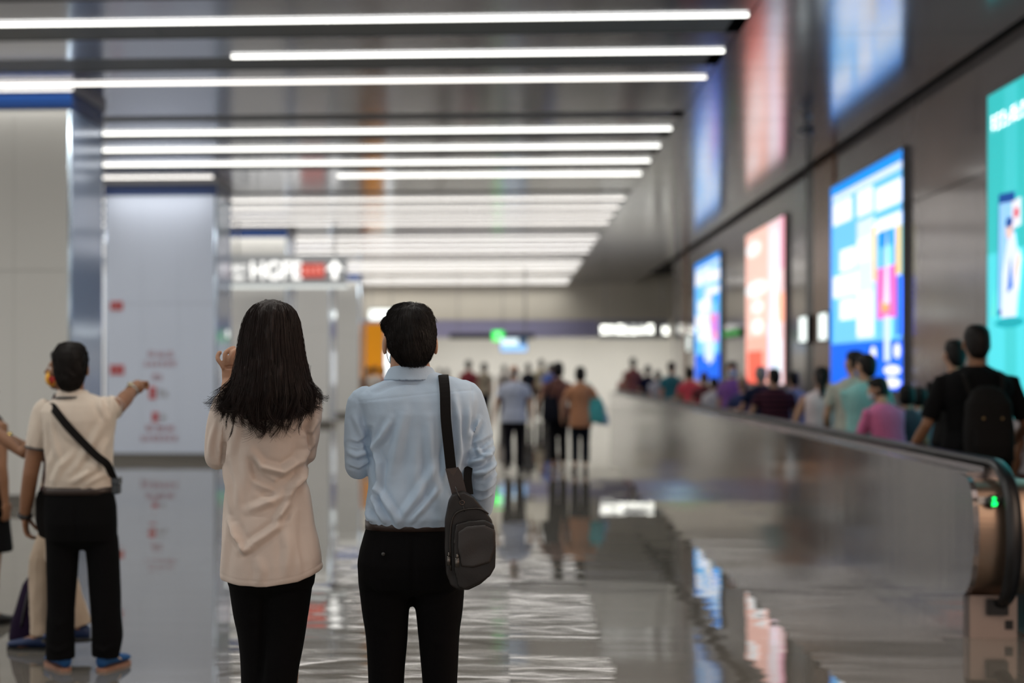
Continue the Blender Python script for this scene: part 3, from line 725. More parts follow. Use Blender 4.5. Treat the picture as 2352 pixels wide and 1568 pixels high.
for r_, (u, v, h_) in enumerate(((.262,3.17,.28),(.30,2.83,.26),(.272,2.30,.28),(.315,1.95,.28))):
    g += [(u+i*.055, v, .046, h_, WH, 600+r_*20+i) for i in range(6)]
sh_ = [([(.07,2.0),(.18,2.04),(.19,3.12),(.08,3.14)],S(20,75,150)),([(.078,2.05),(.172,2.09),(.18,3.03),(.086,3.05)],S(150,205,250)),([(.17,2.78),(.23,2.8),(.23,3.05),(.17,3.03)],S(235,235,245)),(el_(.20,2.92,.018,.05),S(220,90,110)),
       (el_(.155,1.93,.10,.05),TD),([(.10,1.98),(.2,1.98),(.225,2.4),(.19,2.75),(.15,2.75),(.11,2.4)],S(225,235,255)),(el_(.155,2.78,.025,.09),S(235,200,190)),(el_(.155,2.85,.024,.05),S(20,75,150)),([(.14,2.2),(.18,2.25),(.165,2.55)],S(60,120,210)),
       ([(.19,2.4),(.22,2.6),(.235,2.5),(.21,2.2)],S(250,215,200)),([(.04,2.0),(.06,2.3),(.055,2.0)],S(120,200,170))]
screen(11.0, 15.35, 1.0, 4.12, teal, 'large teal lit screen with white lettering at the right edge', glyphs=g, shapes=sh_, k=.95)
screen(2.6, 6.9, 1.0, 4.12, [(0,1,1.0,4.12,S(255,215,185)),(.2,.8,1.6,3.6,S(255,238,220))], 'added unseen warm cream fill screen on the right wall beside the photographer', k=3.0)  # added out-of-view screen, warms the right sides of the people
screen(-5.8, -1.5, 1.0, 4.12, [(0,1,1.0,4.12,S(255,205,180)),(.1,.6,2.6,3.6,S(255,240,225))], 'added unseen warm peach fill screen on the right wall behind the photographer', k=3.0)  # second unseen screen, added for warm light from behind the camera

# moving walkway -----------------------------------------------------
CLAD = mat('walkway_cladding', (.29,.27,.272), .10, .85, var=(1.2,.05), bump=(5.0,.35,.004))
_nt = CLAD.node_tree; _tc = [n for n in _nt.nodes if n.type == 'TEX_COORD'][0]; _bn = [l.from_node for l in _nt.links if l.to_node.type == 'BUMP'][0]
_mp = _nt.nodes.new('ShaderNodeMapping'); _mp.inputs['Scale'].default_value = (1, 1.0, .12); _nt.links.new(_tc.outputs['Object'], _mp.inputs[0]); _nt.links.new(_mp.outputs[0], _bn.inputs['Vector'])
DECK = mat('walkway_deck', (.30,.27,.27), .22, .9, bump=(40,.05,.001))
NOSE = mat('walkway_newel_metal', (.33,.24,.18), .30, .85, bump=(60,.05,.001))  # warm tint stands in for orange light reflected on the metal
def balustrade(xs, dirn, label):
    """xs: x of outer face; dirn +1 when the walkway lies on the right of it"""
    t = empty('walkway_balustrade', (xs, 8.95, 0), label, 'balustrade')
    Y1 = 31.2
    X = lambda a: a*dirn
    def fine(o):
        out = []
        for i in range(len(o)-1):
            a, b, c, d = o[max(i-1,0)], o[i], o[i+1], o[min(i+2,len(o)-1)]
            for k in range(5):
                u = k/5; out.append(tuple(.5*((2*b[j])+(c[j]-a[j])*u+(2*a[j]-5*b[j]+4*c[j]-d[j])*u*u+(3*b[j]-a[j]-3*c[j]+d[j])*u**3) for j in (0,1)))
        return out+[o[-1]]
    m = M()
    o = [(0,.0),(0,.23),(-.13,.32),(-.19,.45),(-.205,.6),(-.19,.75),(-.14,.85),(-.03,.905),(.25,.915)]
    y = 0; k = 0
    nose = [o[0]]+fine(o[1:])+[(1.45,.915),(1.45,0)]
    m.prism(nose, .03*dirn, lambda u, v, w: Vector((w, u, v)))
    y = 1.456
    while y < Y1: m.box(*sorted((0, X(.03))), y, min(y+1.9, Y1), 0, .915); y += 1.906
    m.build('side_cladding', CLAD, t)
    m = M(); m.box(*sorted((X(.031), X(.14))), .04, Y1, .882, .922); m.box(*sorted((X(.141), X(.27))), .10, Y1, .88, .948); m.build('top_deck', DECK, t)
    m = M(); no = [(.02,.24),(-.10,.33),(-.16,.45),(-.175,.6),(-.16,.74),(-.11,.84),(0,.88),(.1,.88)]; no = fine(no)+[(.6,.88),(.6,.24)]
    m.prism(no, .335*dirn, lambda u, v, w: Vector((X(.0315)+w, u, v))); m.build('newel_housing', NOSE, t)
    m = M(); m.box(*sorted((X(.032), X(.26))), -.165, -.14, .76, .80); m.build('signal_bar', STEEL, t)
    m = M(); m.tube([(X(.11), -.16, .775), (X(.11), -.195, .775)], .035, 20); m.build('signal_rim', RUBBER, t, True)
    m = M(); m.tube([(X(.11), -.196, .775), (X(.11), -.199, .775)], .026, 18); sg = m.build('signal_lamp', em('signal_dark', (.0,.05,.01), .5), t)
    m = M(); T = lambda u, v, w: Vector((X(.11)+u, -.2005-w, .775+v))
    m.prism([(-.006,.008),(.006,.008),(.012,.022),(0,.028),(-.012,.022)], .001, T); m.prism([(-.014,-.024),(.012,-.024),(.02,-.008),(.004,.006),(-.01,.004)], .001, T); m.build('green_symbol', em('signal_green', (.0,.8,.12), 2.5), sg)
    m = M()
    pts = [(X(.20), y_, .975) for y_ in (Y1, 20, 10, 4, 1, .3)]+[(X(.20), .05, .97),(X(.20),-.12,.90),(X(.20),-.22,.78),(X(.20),-.255,.6),(X(.20),-.235,.42),(X(.20),-.15,.26),(X(.20),.0,.17)]
    m.tube(pts, .045, 14, flat=.5, up=(0,0,1), sub=5); hr = m.build('handrail', RUBBER, t, True)
    m = M(); m.box(*sorted((X(.031), X(.29))), -.02, .9, .0, .235); m.build('base_box', mat('walkway_base', (.34,.27,.24), .35, .4), t)
    m = M(); m.box(*sorted((X(.12), X(.235))), -.05, -.0201, .13, .22); m.build('handrail_inlet', RUBBER, t)
    m = M(); m.box(*sorted((X(.225), X(.265))), -.03, -.0201, .05, .10); m.build('socket_cover', RUBBER, t)
    m = M()
    m.box(*sorted((X(.335), X(.36))), .3, Y1, .28, .88); m.build('inner_panel', mat('walkway_inner', (.3,.3,.3), .3, .7), t)
    return t
balustrade(2.54, 1, 'long steel moving walkway balustrade nearest the middle of the hall')
balustrade(4.28, -1, 'steel moving walkway balustrade on the wall side behind the people')
t = empty('moving_walkway', (3.4, 8.9, 0), 'ridged grey moving walkway floor between the balustrades', 'walkway')
m = M(); m.box(-.48, .48, 0, 31, -.02, .002)
m.build('pallets', mat('pallet_grey', (.10,.10,.105), .4, .6), t)
m = M()
for i in range(40): x = -.47+i*.024; m.box(x, x+.011, .3, 31, .0021, .006)
m.build('ridges', mat('pallet_grey', (.10,.10,.105), .4, .6), t)
m = M(); m.box(-.55, .55, -2.2, -.001, 0, .003)
for i in range(42): x = -.5+i*.024; m.box(x, x+.012, -2.1, -.1, .0031, .007)
m.build('landing_plate', mat('landing_steel', (.16,.20,.24), .35, .8), t)

# ================================================================== FOREGROUND PEOPLE
class Fig:
    """photo pixels -> metres in the figure's own upright frame"""
    def __init__(s, px0, sc__): s.p = px0; s.s = sc__
    def x(s, px): return (px-s.p)/s.s
    def z(s, py): return H-(py-VY)/s.s
    def v(s, px, py, y=0.0):
        D = F/s.s; D2 = D+y
        return Vector(((px-CX)/F*D2-(s.p-CX)/F*D, y, H-(py-VY)/F*D2))
    def sec(s, rows): return [(s.z(py), (s.x(l)+s.x(r))/2, cy, (r-l)/2/s.s, ry) for py, l, r, ry, cy in rows]
    def root(s, label, rz=0.0):
        b = P(s.p, 0, F/s.s); b.z = 0
        return empty('person', b, label, 'person', None, TH+rz)

def strands(name, paths, rad, material, parent, n=3, taper=.35):
    vs = []; fs = []; cs = [(math.cos(2*PI*j/n), math.sin(2*PI*j/n)) for j in range(n)]
    for pts in paths:
        o = len(vs); k = len(pts)
        for i, p in enumerate(pts):
            a = pts[min(i+1, k-1)]-pts[max(i-1, 0)]; L = np.linalg.norm(a)+1e-9; a = a/L
            u = np.cross(a, (0.3,.9,.1)); u /= np.linalg.norm(u)+1e-9; w = np.cross(a, u)
            r = rad*(1-(1-taper)*(i/(k-1))**2)
            for c, s_ in cs: vs.append(tuple(p+r*(c*u+s_*w)))
        for i in range(k-1):
            for j in range(n): fs.append((o+i*n+j, o+i*n+(j+1)%n, o+(i+1)*n+(j+1)%n, o+(i+1)*n+j))
    me = bpy.data.meshes.new(name); me.from_pydata(vs, [], fs); me.materials.append(material)
    me.polygons.foreach_set('use_smooth', [True]*len(fs)); me.update()
    ob = bpy.data.objects.new(name, me); COL.objects.link(ob); ob.parent = parent
    return ob

# ---------------------------------------------------------------- the man in the light blue shirt
f = Fig(960, 711); man = f.root('man in a light blue shirt seen from behind, black sling bag on his right')
R = rotz(.16)@rotx(-.04)
hc = f.v(941, 788, .0)
SK = SKIN
m = M(); add_head(m, hc, R, 1.0)
m.tube([hc+Vector((0,-.012,-.03)), f.v(941,835,-.012), f.v(945,880,0)], [.062,.063,.075], 20)
m.loft(f.sec([(1340,855,1035,.08,0),(1290,838,1052,.10,0),(1200,845,1058,.10,0),(1100,868,1052,.095,0),(1000,862,1068,.10,0),(925,845,1075,.09,0),(890,880,1050,.07,0),(862,905,1010,.06,0)]))
mEL, mWL = f.v(826,1058,.01), f.v(868,940,.30); mSL = f.v(836,925)
mSR, mER, mWR = f.v(1078,915), f.v(1108,1082,-.02), f.v(1106,1185,.05)
m.tube([f.v(870,910), mSL, (mSL+mEL)/2, mEL, (mEL+mWL)/2, mWL], [.04,.038,.033,.031,.028,.024], 14)
m.tube([f.v(1050,905), mSR, (mSR+mER)/2, mER, (mER+mWR)/2, mWR], [.04,.038,.033,.031,.028,.024], 14)
add_hand(m, mWL, Vector((.25,.25,.9)), -1, .7)
add_hand(m, mWR, Vector((-.12,.12,-.98)), 1, .35)
for a in ([f.v(888,1330), f.v(884,1480), f.v(887,1690,.02), f.v(887,1760,-.01), f.v(884,1862,0)], [f.v(1012,1330), f.v(1008,1480), f.v(1010,1690,.02), f.v(1012,1760,-.01), f.v(1016,1862,0)]):
    m.tube(a, [.075,.050,.042,.044,.034], 16); m.tube([a[-1], a[-1]+Vector((0,.13,-.045))], [.036,.024], 10)
m.vox('body', SK, man, .0055, 2)
add_eyes(man, hc, R)
# shirt
t = M()
t.loft(f.sec([(1212,848,1062,.105,-.002),(1202,843,1064,.112,-.004),(1186,837,1066,.122,-.006),(1165,838,1068,.122,-.006),(1120,846,1068,.116,-.004),(1060,850,1076,.115,-.004),(1000,844,1086,.122,-.006),(950,830,1098,.122,-.008),(920,818,1102,.112,-.008),(905,822,1098,.103,-.006),(893,838,1090,.092,-.004),(880,862,1078,.082,0),(868,888,1052,.074,0),(860,898,1020,.068,0),(854,902,1000,.066,0)]), n=40)
t.tube([f.v(850,920), f.v(833,930), f.v(822,990), f.v(822,1050,.01), f.v(826,1068,.03), f.v(845,1010,.15), mWL+Vector((0,-.03,-.02))], [.050,.052,.046,.045,.043,.044,.036], 18, sub=4)
t.tube([f.v(1052,905), f.v(1076,915), f.v(1094,985), f.v(1106,1075,-.02), f.v(1108,1100,-.01), f.v(1108,1140,.02), f.v(1106,1178,.045)], [.047,.048,.049,.048,.046,.040,.034], 18, sub=4)
mf = [
 (((1042,905),(1050,960),(1052,1040),(1040,1120)),9,.006),(((1025,930),(1030,1000),(1018,1100)),8,.005),
 (((850,985),(842,1010),(860,1060),(868,1110)),9,-.008),(((858,1030),(875,1060),(870,1110),(858,1160)),8,.007),
 (((900,960),(880,1000),(852,1035)),10,.006),(((930,940),(915,1010),(900,1090)),13,.004),(((985,960),(990,1040),(1000,1150)),14,.005),
 (((960,1000),(955,1080),(965,1180)),16,.003),(((865,1110),(890,1150),(920,1195)),9,.007),(((860,1130),(872,1170),(890,1195)),7,.006),
 (((1000,1060),(960,1130),(915,1192)),12,.005),(((1010,1110),(970,1160),(935,1195)),8,.004),(((845,1165),(850,1180),(858,1192)),6,.006),
 (((815,950),(830,990),(845,1020)),9,.004),(((800,1035),(820,1045),(846,1035)),8,.005),(((803,1015),(825,1020),(845,1005)),6,-.004),(((800,1062),(825,1070),(850,1055)),6,.004),
 (((1075,930),(1072,985),(1078,1040)),8,.005),(((1100,960),(1088,985),(1078,1000)),8,.006),(((1128,1005),(1105,1020),(1080,1025)),7,-.006),(((1132,1030),(1108,1052),(1078,1062)),8,.008),
 (((1136,1062),(1110,1080),(1082,1084)),8,.008),(((1138,1078),(1110,1098),(1084,1102)),6,-.008),(((1134,1102),(1108,1118),(1085,1118)),7,.007),(((1128,1130),(1105,1142),(1086,1138)),6,.005),(((1090,1015),(1100,1040),(1132,1050)),6,.005),
 (((930,870),(890,880),(850,898)),7,.003)]
def hemm(co, no):
    # faint seams: yoke across the back and the arm seams
    x = co[:,0]; z = co[:,2]
    yz = f.z(905)+ (x-f.x(960))*.10-.02*np.abs(x)
    back = no[:,1] < .1
    d = np.where(back & (x > f.x(822)) & (x < f.x(1085)), -.0016*np.exp(-((z-yz)/.0028)**2), 0)
    for a, b in (((823,915),(838,1000)),((1083,892),(1076,1010))):
        t = np.clip((z-f.z(a[1]))/(f.z(b[1])-f.z(a[1])), 0, 1); xx = f.x(a[0])+t*(f.x(b[0])-f.x(a[0]))
        inz = (z < f.z(a[1])) & (z > f.z(b[1]))
        d = d+np.where(back & inz, -.0018*np.exp(-((x-xx)/.003)**2), 0)
    co = co+no*d[:,None]
    # hem blouses over the belt, lowest in the middle
    k = np.clip((f.z(1178)-z)/.04, 0, 1)
    co[:,2] -= k*.006*np.clip(1-np.abs(x-f.x(925))/.12, -.6, 1)
    return co
SHB = cloth('shirt_light_blue', (.41,.525,.66))
t.vox('shirt', SHB, man, .0048, 3, fold_disp([(a, b*.85, c*2.6) for a, b, c in mf], 960, 711, .0030, 28, hemm))
# collar
c = M(); n = 40
def colring(z, r, dz, cx=944):
    out = []
    for j in range(n):
        a = 2*PI*j/n; q = math.sin(a)
        out.append(Vector((f.x(cx)+r*math.cos(a), -.004+r*.98*q, z+dz*(q+1)*-.5*1.0)))
    return out
c.rings([colring(f.z(836)-.004, .066, .03), colring(f.z(835), .070, .03), colring(f.z(845), .0775, .025), colring(f.z(863), .086, .012), colring(f.z(872), .090, 0), colring(f.z(873), .086, 0), colring(f.z(860), .079, .012), colring(f.z(842), .068, .028)], closed=True, cap=False)
c.vox('collar', SHB, man, .0032, 2)
# trousers, belt
BLK = mat('trousers_black', (.0022,.0022,.0026), .95, spec=.12, bump=(260,.3,.0012))
t = M()
t.loft(f.sec([(1365,905,1000,.06,0),(1345,826,1064,.118,-.006),(1320,823,1069,.128,-.012),(1290,821,1070,.130,-.014),(1260,826,1066,.124,-.010),(1225,836,1062,.115,-.004),(1200,843,1060,.108,0)]), n=36)
t.tube([f.v(885,1330), f.v(886,1400), f.v(888,1460), f.v(887,1568), f.v(886,1700,.02), f.v(885,1880)], [.088,.078,.069,.058,.06,.055], 22, sub=3)
t.tube([f.v(1008,1330), f.v(1008,1400), f.v(1008,1460), f.v(1010,1568), f.v(1012,1700,.02), f.v(1014,1880)], [.086,.077,.067,.0565,.06,.055], 22, sub=3)
t.vox('trousers', BLK, man, .007, 2, fold_disp([(((840,1310),(880,1350),(940,1372)),8,.006),(((1060,1330),(1010,1365),(960,1374)),8,.006),(((850,1420),(890,1440),(925,1430)),10,.003),(((970,1450),(1010,1470),(1045,1460)),10,.003),(((950,1210),(949,1290),(950,1360)),6,-.006)], 960, 711, .002, 18))
t = M(); rs = []
for z_, o_ in ((1213,0),(1213,.004),(1193,.004),(1193,0)):
    rs.append([(f.x(950)+(.153+o_)*math.copysign(abs(math.cos(2*PI*j/48))**(2/2.3), math.cos(2*PI*j/48)), (.1115+o_)*math.copysign(abs(math.sin(2*PI*j/48))**(2/2.3), math.sin(2*PI*j/48)), f.z(z_)-.0) for j in range(48)])
t.rings(rs, closed=True, cap=False); t.build('belt', BROWNLEATHER, man, True)
t = M(); t.tube([f.v(880,1272,-.128), f.v(880,1272,-.134)], .006, 14); t.build('pocket_button', mat('button_black', (.03,.03,.03), .3), man, True)
for x_ in (888, 1013): shoe(man, f.x(x_), .03, -.1 if x_ > 960 else .1, mat('shoe_black', (.01,.01,.01), .4), SOLE_BLACK)
# hair: a cap with combed strands
def short_hair(parent, c, R, mat_, k=1.0, ns=2600, seed=1, crown=(.0,-.06,.1), cap=None, L=.04, lowz=-.075):
    m = M()
    hair_cap(m, c, R, k, *(cap or (1.0,)))
    hb = m.vox('hair', mat_, parent, .004, 3, lambda co, no: co+no*(.0022*vnoise(co*np.array([1,1,.5]), 150, seed)+.001*vnoise(co, 420, seed+1))[:,None])
    me = hb.data; n_ = len(me.vertices); co = np.empty(n_*3); no = np.empty(n_*3); me.vertices.foreach_get('co', co); me.vertices.foreach_get('normal', no)
    co = co.reshape(-1,3); no = no.reshape(-1,3); Rn = np.array(R); cn = np.array(c); cr = cn+Rn@(np.array(crown)*k)
    r = np.random.default_rng(seed); idx = r.choice(n_, min(ns, n_), replace=False); paths = []
    for i in idx:
        p = co[i].copy(); nn = no[i]; d = p-cr; d = d-nn*d.dot(nn); l = np.linalg.norm(d)
        if l < 1e-4: continue
        d /= l; d = d+np.cross(nn, d)*.35+np.array([0,0,-.5]); d = d-nn*d.dot(nn); d /= np.linalg.norm(d)+1e-9
        LL = L*r.uniform(.5,1.1); pts = []
        for q in range(5):
            tt = q/4; pts.append(p+d*LL*tt+nn*(.0022*math.sin(tt*PI)+.0004)-nn*tt*tt*LL*LL*5.2+r.normal(size=3)*.0006*tt)
        paths.append(pts)
    strands('strands', paths, .00055*k, mat_, hb)
    return hb
short_hair(man, hc, R, HAIR, 1.0, 5200, 3, L=.034, cap=(.985,True,.80,.012))
# mask with an ear loop
mk = M(); mk.ell(hc+R@Vector((0,.060,-.050)), (.058,.052,.052), R, 26, 18); mk.vox('face_mask', mat('mask_blue', (.16,.42,.62), .8), man, .004, 1)
mk = M()
for sx in (-1,1):
    mk.tube([hc+R@Vector((sx*.05,.06,-.03)), hc+R@Vector((sx*.076,.02,.0)), hc+R@Vector((sx*.082,-.012,.02)), hc+R@Vector((sx*.082,-.024,-.01)), hc+R@Vector((sx*.07,.01,-.05)), hc+R@Vector((sx*.05,.06,-.07))], .0013, 6, sub=4)
mk.build('ear_loops', mat('loop_white', (.6,.6,.62), .7), man, True)

# sling bag ---------------------------------------------------------
bag = empty('sling_bag', P(1078, 0, F/711), 'black leather sling bag hanging behind the blue-shirted man\'s right hip', 'bag', None, TH)
bag.location.z = 0
fb = Fig(1078, 711)
def strap(pts, wd, th, name, mt, parent, sub=4):
    """pts (px, py, y); flat ribbon facing the camera with real thickness"""
    P3 = [fb.v(a, b, c) if len(p_) == 3 else p_ for p_ in pts for a, b, c in [p_]]
    m = M(); q = []
    n_ = len(P3)
    for i in range(n_-1):
        p0 = P3[max(i-1,0)]; p1 = P3[i]; p2 = P3[i+1]; p3 = P3[min(i+2,n_-1)]
        for k in range(sub):
            t = k/sub; q.append(.5*((2*p1)+(p2-p0)*t+(2*p0-5*p1+4*p2-p3)*t*t+(3*p1-p0-3*p2+p3)*t**3))
    q.append(P3[-1]); rs = []
    for i, p in enumerate(q):
        d = (q[min(i+1,len(q)-1)]-q[max(i-1,0)]).normalized(); x = Vector((1,0,0)); x = (x-d*x.dot(d)).normalized(); nn = d.cross(x)
        rs.append([p+x*wd/2-nn*th, p+x*wd/2+nn*th, p-x*wd/2+nn*th, p-x*wd/2-nn*th])
    m.rings(rs); return m.build(name, mt, parent)
strap([(1020,900,.10),(1019,872,.06),(1018,861,.0),(1019,868,-.075),(1022,900,-.118),(1024,960,-.138),(1030,1020,-.140),(1036,1075,-.138)], .033, .0016, 'shoulder_strap', WEB, bag)
m = M(); T = lambda u, v, w: Vector((fb.x(u), -.146+w, fb.z(v)))
m.prism([(1021,1070),(1050,1066),(1058,1080),(1070,1128),(1044,1134),(1036,1128)], .009, T); m.build('strap_anchor', BROWNLEATHER, bag)
m = M(); T2 = lambda u, v, w: Vector((fb.x(u), -.147+w, fb.z(v)))
m.prism([(1027,1072),(1049,1070),(1039,1086)], .001, T2); m.build('strap_stitching', mat('leather_worn', (.04,.024,.018), .45), bag)
strap([(1078,1050,.02),(1076,1075,-.05),(1074,1100,-.085),(1078,1135,-.11)], .026, .0016, 'rear_strap', WEB, bag)
def pad(outline, y0, y1, rnd, name, mt, parent, vs_=.004, sm_=5):
    m = M(); T = lambda u, v, w: Vector((fb.x(u), y0+w, fb.z(v)))
    m.prism(outline, y1-y0, T); return m.vox(name, mt, parent, vs_, sm_, lambda co, no: co+no*(.0016*vnoise(co, 45, rnd))[:,None])
body_o = [(1036,1125),(1060,1118),(1082,1130),(1108,1160),(1124,1182),(1131,1230),(1131,1275),(1122,1300),(1098,1322),(1072,1335),(1048,1334),(1032,1325),(1022,1300),(1019,1240),(1020,1180),(1028,1140)]
pad(body_o, -.205, -.135, 1, 'bag_body', LEATHER, bag)
pad([(1043,1188),(1070,1180),(1105,1178),(1127,1190),(1131,1235),(1130,1282),(1118,1302),(1090,1320),(1062,1331),(1048,1326),(1040,1290),(1038,1225)], -.232, -.20, 2, 'front_pocket', LEATHER, bag)
pad([(1048,1203),(1066,1192),(1105,1188),(1129,1200),(1131,1238),(1118,1272),(1080,1282),(1054,1280),(1048,1240)], -.240, -.23, 3, 'pocket_flap', mat('leather_flap', (.014,.010,.0085), .38, spec=.5, bump=(180,.3,.0008)), bag, .0035, 3)
m = M()
m.tube([fb.v(1036,1310,-.213), fb.v(1034,1240,-.213), fb.v(1040,1190,-.213), fb.v(1060,1172,-.213), fb.v(1100,1168,-.213), fb.v(1122,1180,-.213)], .0028, 8, sub=5)
m.build('zip', mat('zip_dark', (.025,.02,.017), .35, .5), bag, True)
for i, (a, b) in enumerate(((1031,1268),(1050,1272))):
    m = M(); q0 = fb.v(a, b, -.238 if i else -.214); m.tube([q0, q0+Vector((0,-.004,-.012))], .004, 8); m.tube([q0+Vector((0,-.004,-.012)), q0+Vector((0,-.004,-.04))], .0065, 8, flat=.4); m.build('zip_pull', mat('zip_metal', (.12,.11,.10), .3, .9), bag, True)
m = M(); q0 = fb.v(1061,1154,-.209)
m.tube([q0+Vector((.0075*math.cos(a), -.002, .0065*math.sin(a))) for a in np.linspace(0, 2*PI, 16)], .0015, 6, cap=False); m.build('ring', mat('ring_metal', (.08,.06,.05), .3, .9), bag, True)
m = M(); m.tube([fb.v(1046,1118,-.208), fb.v(1052,1135,-.211), fb.v(1058,1148,-.211)], .0022, 6); m.tube([fb.v(1063,1160,-.211), fb.v(1067,1175,-.212)], .0016, 6); m.build('cord', RUBBER, bag, True)

# ---------------------------------------------------------------- the woman with long hair
f = Fig(612, 711); wom = f.root('woman with long dark hair and a loose off-white shirt, seen from behind')
R = rotz(.12)@rotx(-.02); hc = f.v(620, 785, .0)
m = M(); add_head(m, hc, R, .98)
m.tube([hc+Vector((0,-.01,-.03)), f.v(618,850,-.01), f.v(617,890,0)], [.052,.052,.07], 18)
m.loft(f.sec([(1340,548,698,.08,0),(1290,538,708,.095,0),(1200,535,705,.09,0),(1130,535,700,.085,0),(1040,542,690,.085,0),(960,538,692,.082,0),(920,560,682,.068,0),(885,580,655,.055,0)]))
SL, EL, WL = f.v(520,935), f.v(497,1040,.02), f.v(525,878,.17)
SR, ER, WR = f.v(708,935), f.v(706,1032,.03), f.v(692,900,.2)
m.tube([f.v(550,925), SL, (SL+EL)/2, EL, (EL+WL)/2, WL], [.036,.034,.03,.028,.027,.022], 14)
m.tube([f.v(680,925), SR, (SR+ER)/2, ER, (ER+WR)/2, WR], [.036,.034,.03,.028,.027,.022], 14)
# left hand with five bent fingers, palm turned to the face
yw = .17
m.tube([WL, f.v(527,862,.172), f.v(527,845,.168)], [.022,.026,.027], 14, flat=.62, up=(0,1,0), sub=3)
m.ell(f.v(526,856,.168), (.024,.0125,.030), None)
for pts, r0 in (
    (((514,846,.160),(508,835,.158),(501,826,.160),(500,818,.166),(504,810,.172),(508,809,.178)), .0078),
    (((520,838,.158),(517,826,.152),(517,813,.154),(524,805,.162),(533,800,.172),(540,798,.18)), .0082),
    (((529,836,.158),(529,822,.150),(534,811,.154),(542,805,.164),(548,805,.175)), .0084),
    (((537,838,.162),(541,824,.156),(547,814,.162),(552,810,.176)), .0083),
    (((537,862,.165),(546,852,.175),(551,840,.188),(549,832,.2)), .0095)):
    q = [f.v(*p_) for p_ in pts]; m.tube(q, [r0*1.1]+[r0]*(len(q)-2)+[r0*.72], 10, sub=3)
add_hand(m, WR, Vector((-.2,.3,.9)), 1, .7, .9)
for x_, a in ((0,[f.v(580,1330), f.v(585,1480), f.v(590,1690,.02), f.v(590,1760,-.01), f.v(592,1862,0)]), (1,[f.v(662,1330), f.v(655,1480), f.v(648,1690,.02), f.v(646,1760,-.01), f.v(645,1862,0)])):
    m.tube(a, [.068,.048,.042,.042,.032], 16); m.tube([a[-1], a[-1]+Vector((0,.12,-.045))], [.034,.022], 10)
m.vox('body', SKIN, wom, .0033, 1)
add_eyes(wom, hc, R, .98)
# shirt
SHW = cloth('shirt_off_white', (.57,.485,.43))
t = M()
t.loft(f.sec([(1334,508,742,.125,-.01),(1322,507,743,.128,-.01),(1290,508,738,.130,-.01),(1240,509,727,.125,-.008),(1190,512,716,.118,-.005),(1130,514,708,.112,-.004),(1080,516,704,.11,-.004),(1030,518,704,.112,-.006),(980,516,708,.115,-.008),(945,512,718,.110,-.008),(920,518,715,.098,-.006),(900,536,702,.086,0),(885,560,678,.075,0),(872,578,655,.066,0)]), n=40)
t.tube([f.v(545,918), f.v(522,930), f.v(506,990,.0), f.v(500,1035,.01), f.v(500,1050,.03), f.v(508,1010,.09), f.v(517,950,.13)], [.048,.050,.047,.045,.042,.044,.042], 18, sub=4)
t.tube([f.v(682,916), f.v(704,930), f.v(704,985,.0), f.v(701,1028,.01), f.v(699,1042,.03), f.v(697,1000,.10), f.v(694,950,.15)], [.050,.050,.046,.040,.037,.04,.038], 18, sub=4)
wf = [
 (((696,1000),(702,1030),(690,1055),(655,1078),(610,1065),(585,1030)),10,.011),(((700,1045),(698,1090),(665,1125),(615,1150),(575,1165)),10,.009),
 (((695,1075),(670,1150),(640,1200),(590,1240),(560,1255)),10,.010),(((545,1190),(560,1225),(575,1240)),8,.006),(((535,1185),(548,1220),(572,1256),(590,1248)),7,.010),
 (((590,1050),(600,1090),(640,1110),(690,1085)),9,-.007),(((605,1120),(640,1135),(690,1110)),10,-.006),(((690,1110),(660,1180),(600,1225)),9,-.007),
 (((515,1060),(530,1110),(540,1180)),9,.006),(((540,1040),(548,1100),(556,1190)),12,.004),(((575,1020),(570,1090),(560,1150)),14,.004),
 (((660,1200),(670,1250),(665,1320)),12,.004),(((700,1100),(712,1200),(735,1300)),8,.006),(((690,1180),(700,1250),(710,1320)),9,-.004),(((530,1180),(524,1250),(520,1320)),9,.004),(((600,1265),(610,1300),(605,1330)),12,.003),
 (((520,960),(512,1000),(506,1040)),8,.005),(((500,970),(490,1010),(484,1050)),8,.005),(((515,1010),(518,1040),(512,1065)),6,-.008),
 (((705,985),(712,1000),(712,1030)),6,-.008),(((730,960),(716,985),(700,998)),8,.007),(((722,1010),(712,1030),(700,1040)),7,.005),(((560,960),(548,1000),(535,1050)),10,.004),(((700,940),(685,975),(660,1000)),9,.004)]
def hemw(co, no):
    x = co[:,0]; z = co[:,2]
    k = np.clip((f.z(1210)-z)/(f.z(1210)-f.z(1334)), 0, 1)
    tgt = np.interp(x, [f.x(500), f.x(560), f.x(620), f.x(690), f.x(745)], [.014,.0,-.003,.012,.045])
    co[:,2] += k*tgt
    zh = f.z(1320)+tgt
    d = -.0016*np.exp(-((co[:,2]-zh)/.0022)**2)*(no[:,1] < .3)
    return co+no*d[:,None]
t.vox('shirt', SHW, wom, .0045, 3, fold_disp([(a, b*.95, c*2.1) for a, b, c in wf], 612, 711, .0026, 24, hemw))
t = M()
t.loft(f.sec([(1370,580,660,.07,0),(1340,524,722,.115,-.006),(1310,520,726,.120,-.008),(1270,524,722,.115,0),(1200,535,708,.10,0)]), n=36)
t.tube([f.v(582,1325), f.v(586,1400), f.v(594,1460), f.v(598,1568), f.v(598,1700), f.v(597,1880)], [.084,.074,.068,.062,.06,.056], 22, sub=3)
t.tube([f.v(662,1325,-.01), f.v(655,1400,-.01), f.v(652,1460,-.02), f.v(637,1568,-.03), f.v(640,1700,-.02), f.v(645,1880)], [.082,.076,.068,.062,.06,.056], 22, sub=3)
t.vox('trousers', BLK, wom, .007, 2, fold_disp([(((612,1340),(608,1450),(605,1568)),7,-.007),(((550,1400),(580,1420),(605,1400)),10,.003),(((630,1400),(665,1420),(695,1400)),10,.003)], 612, 711, .002, 18))
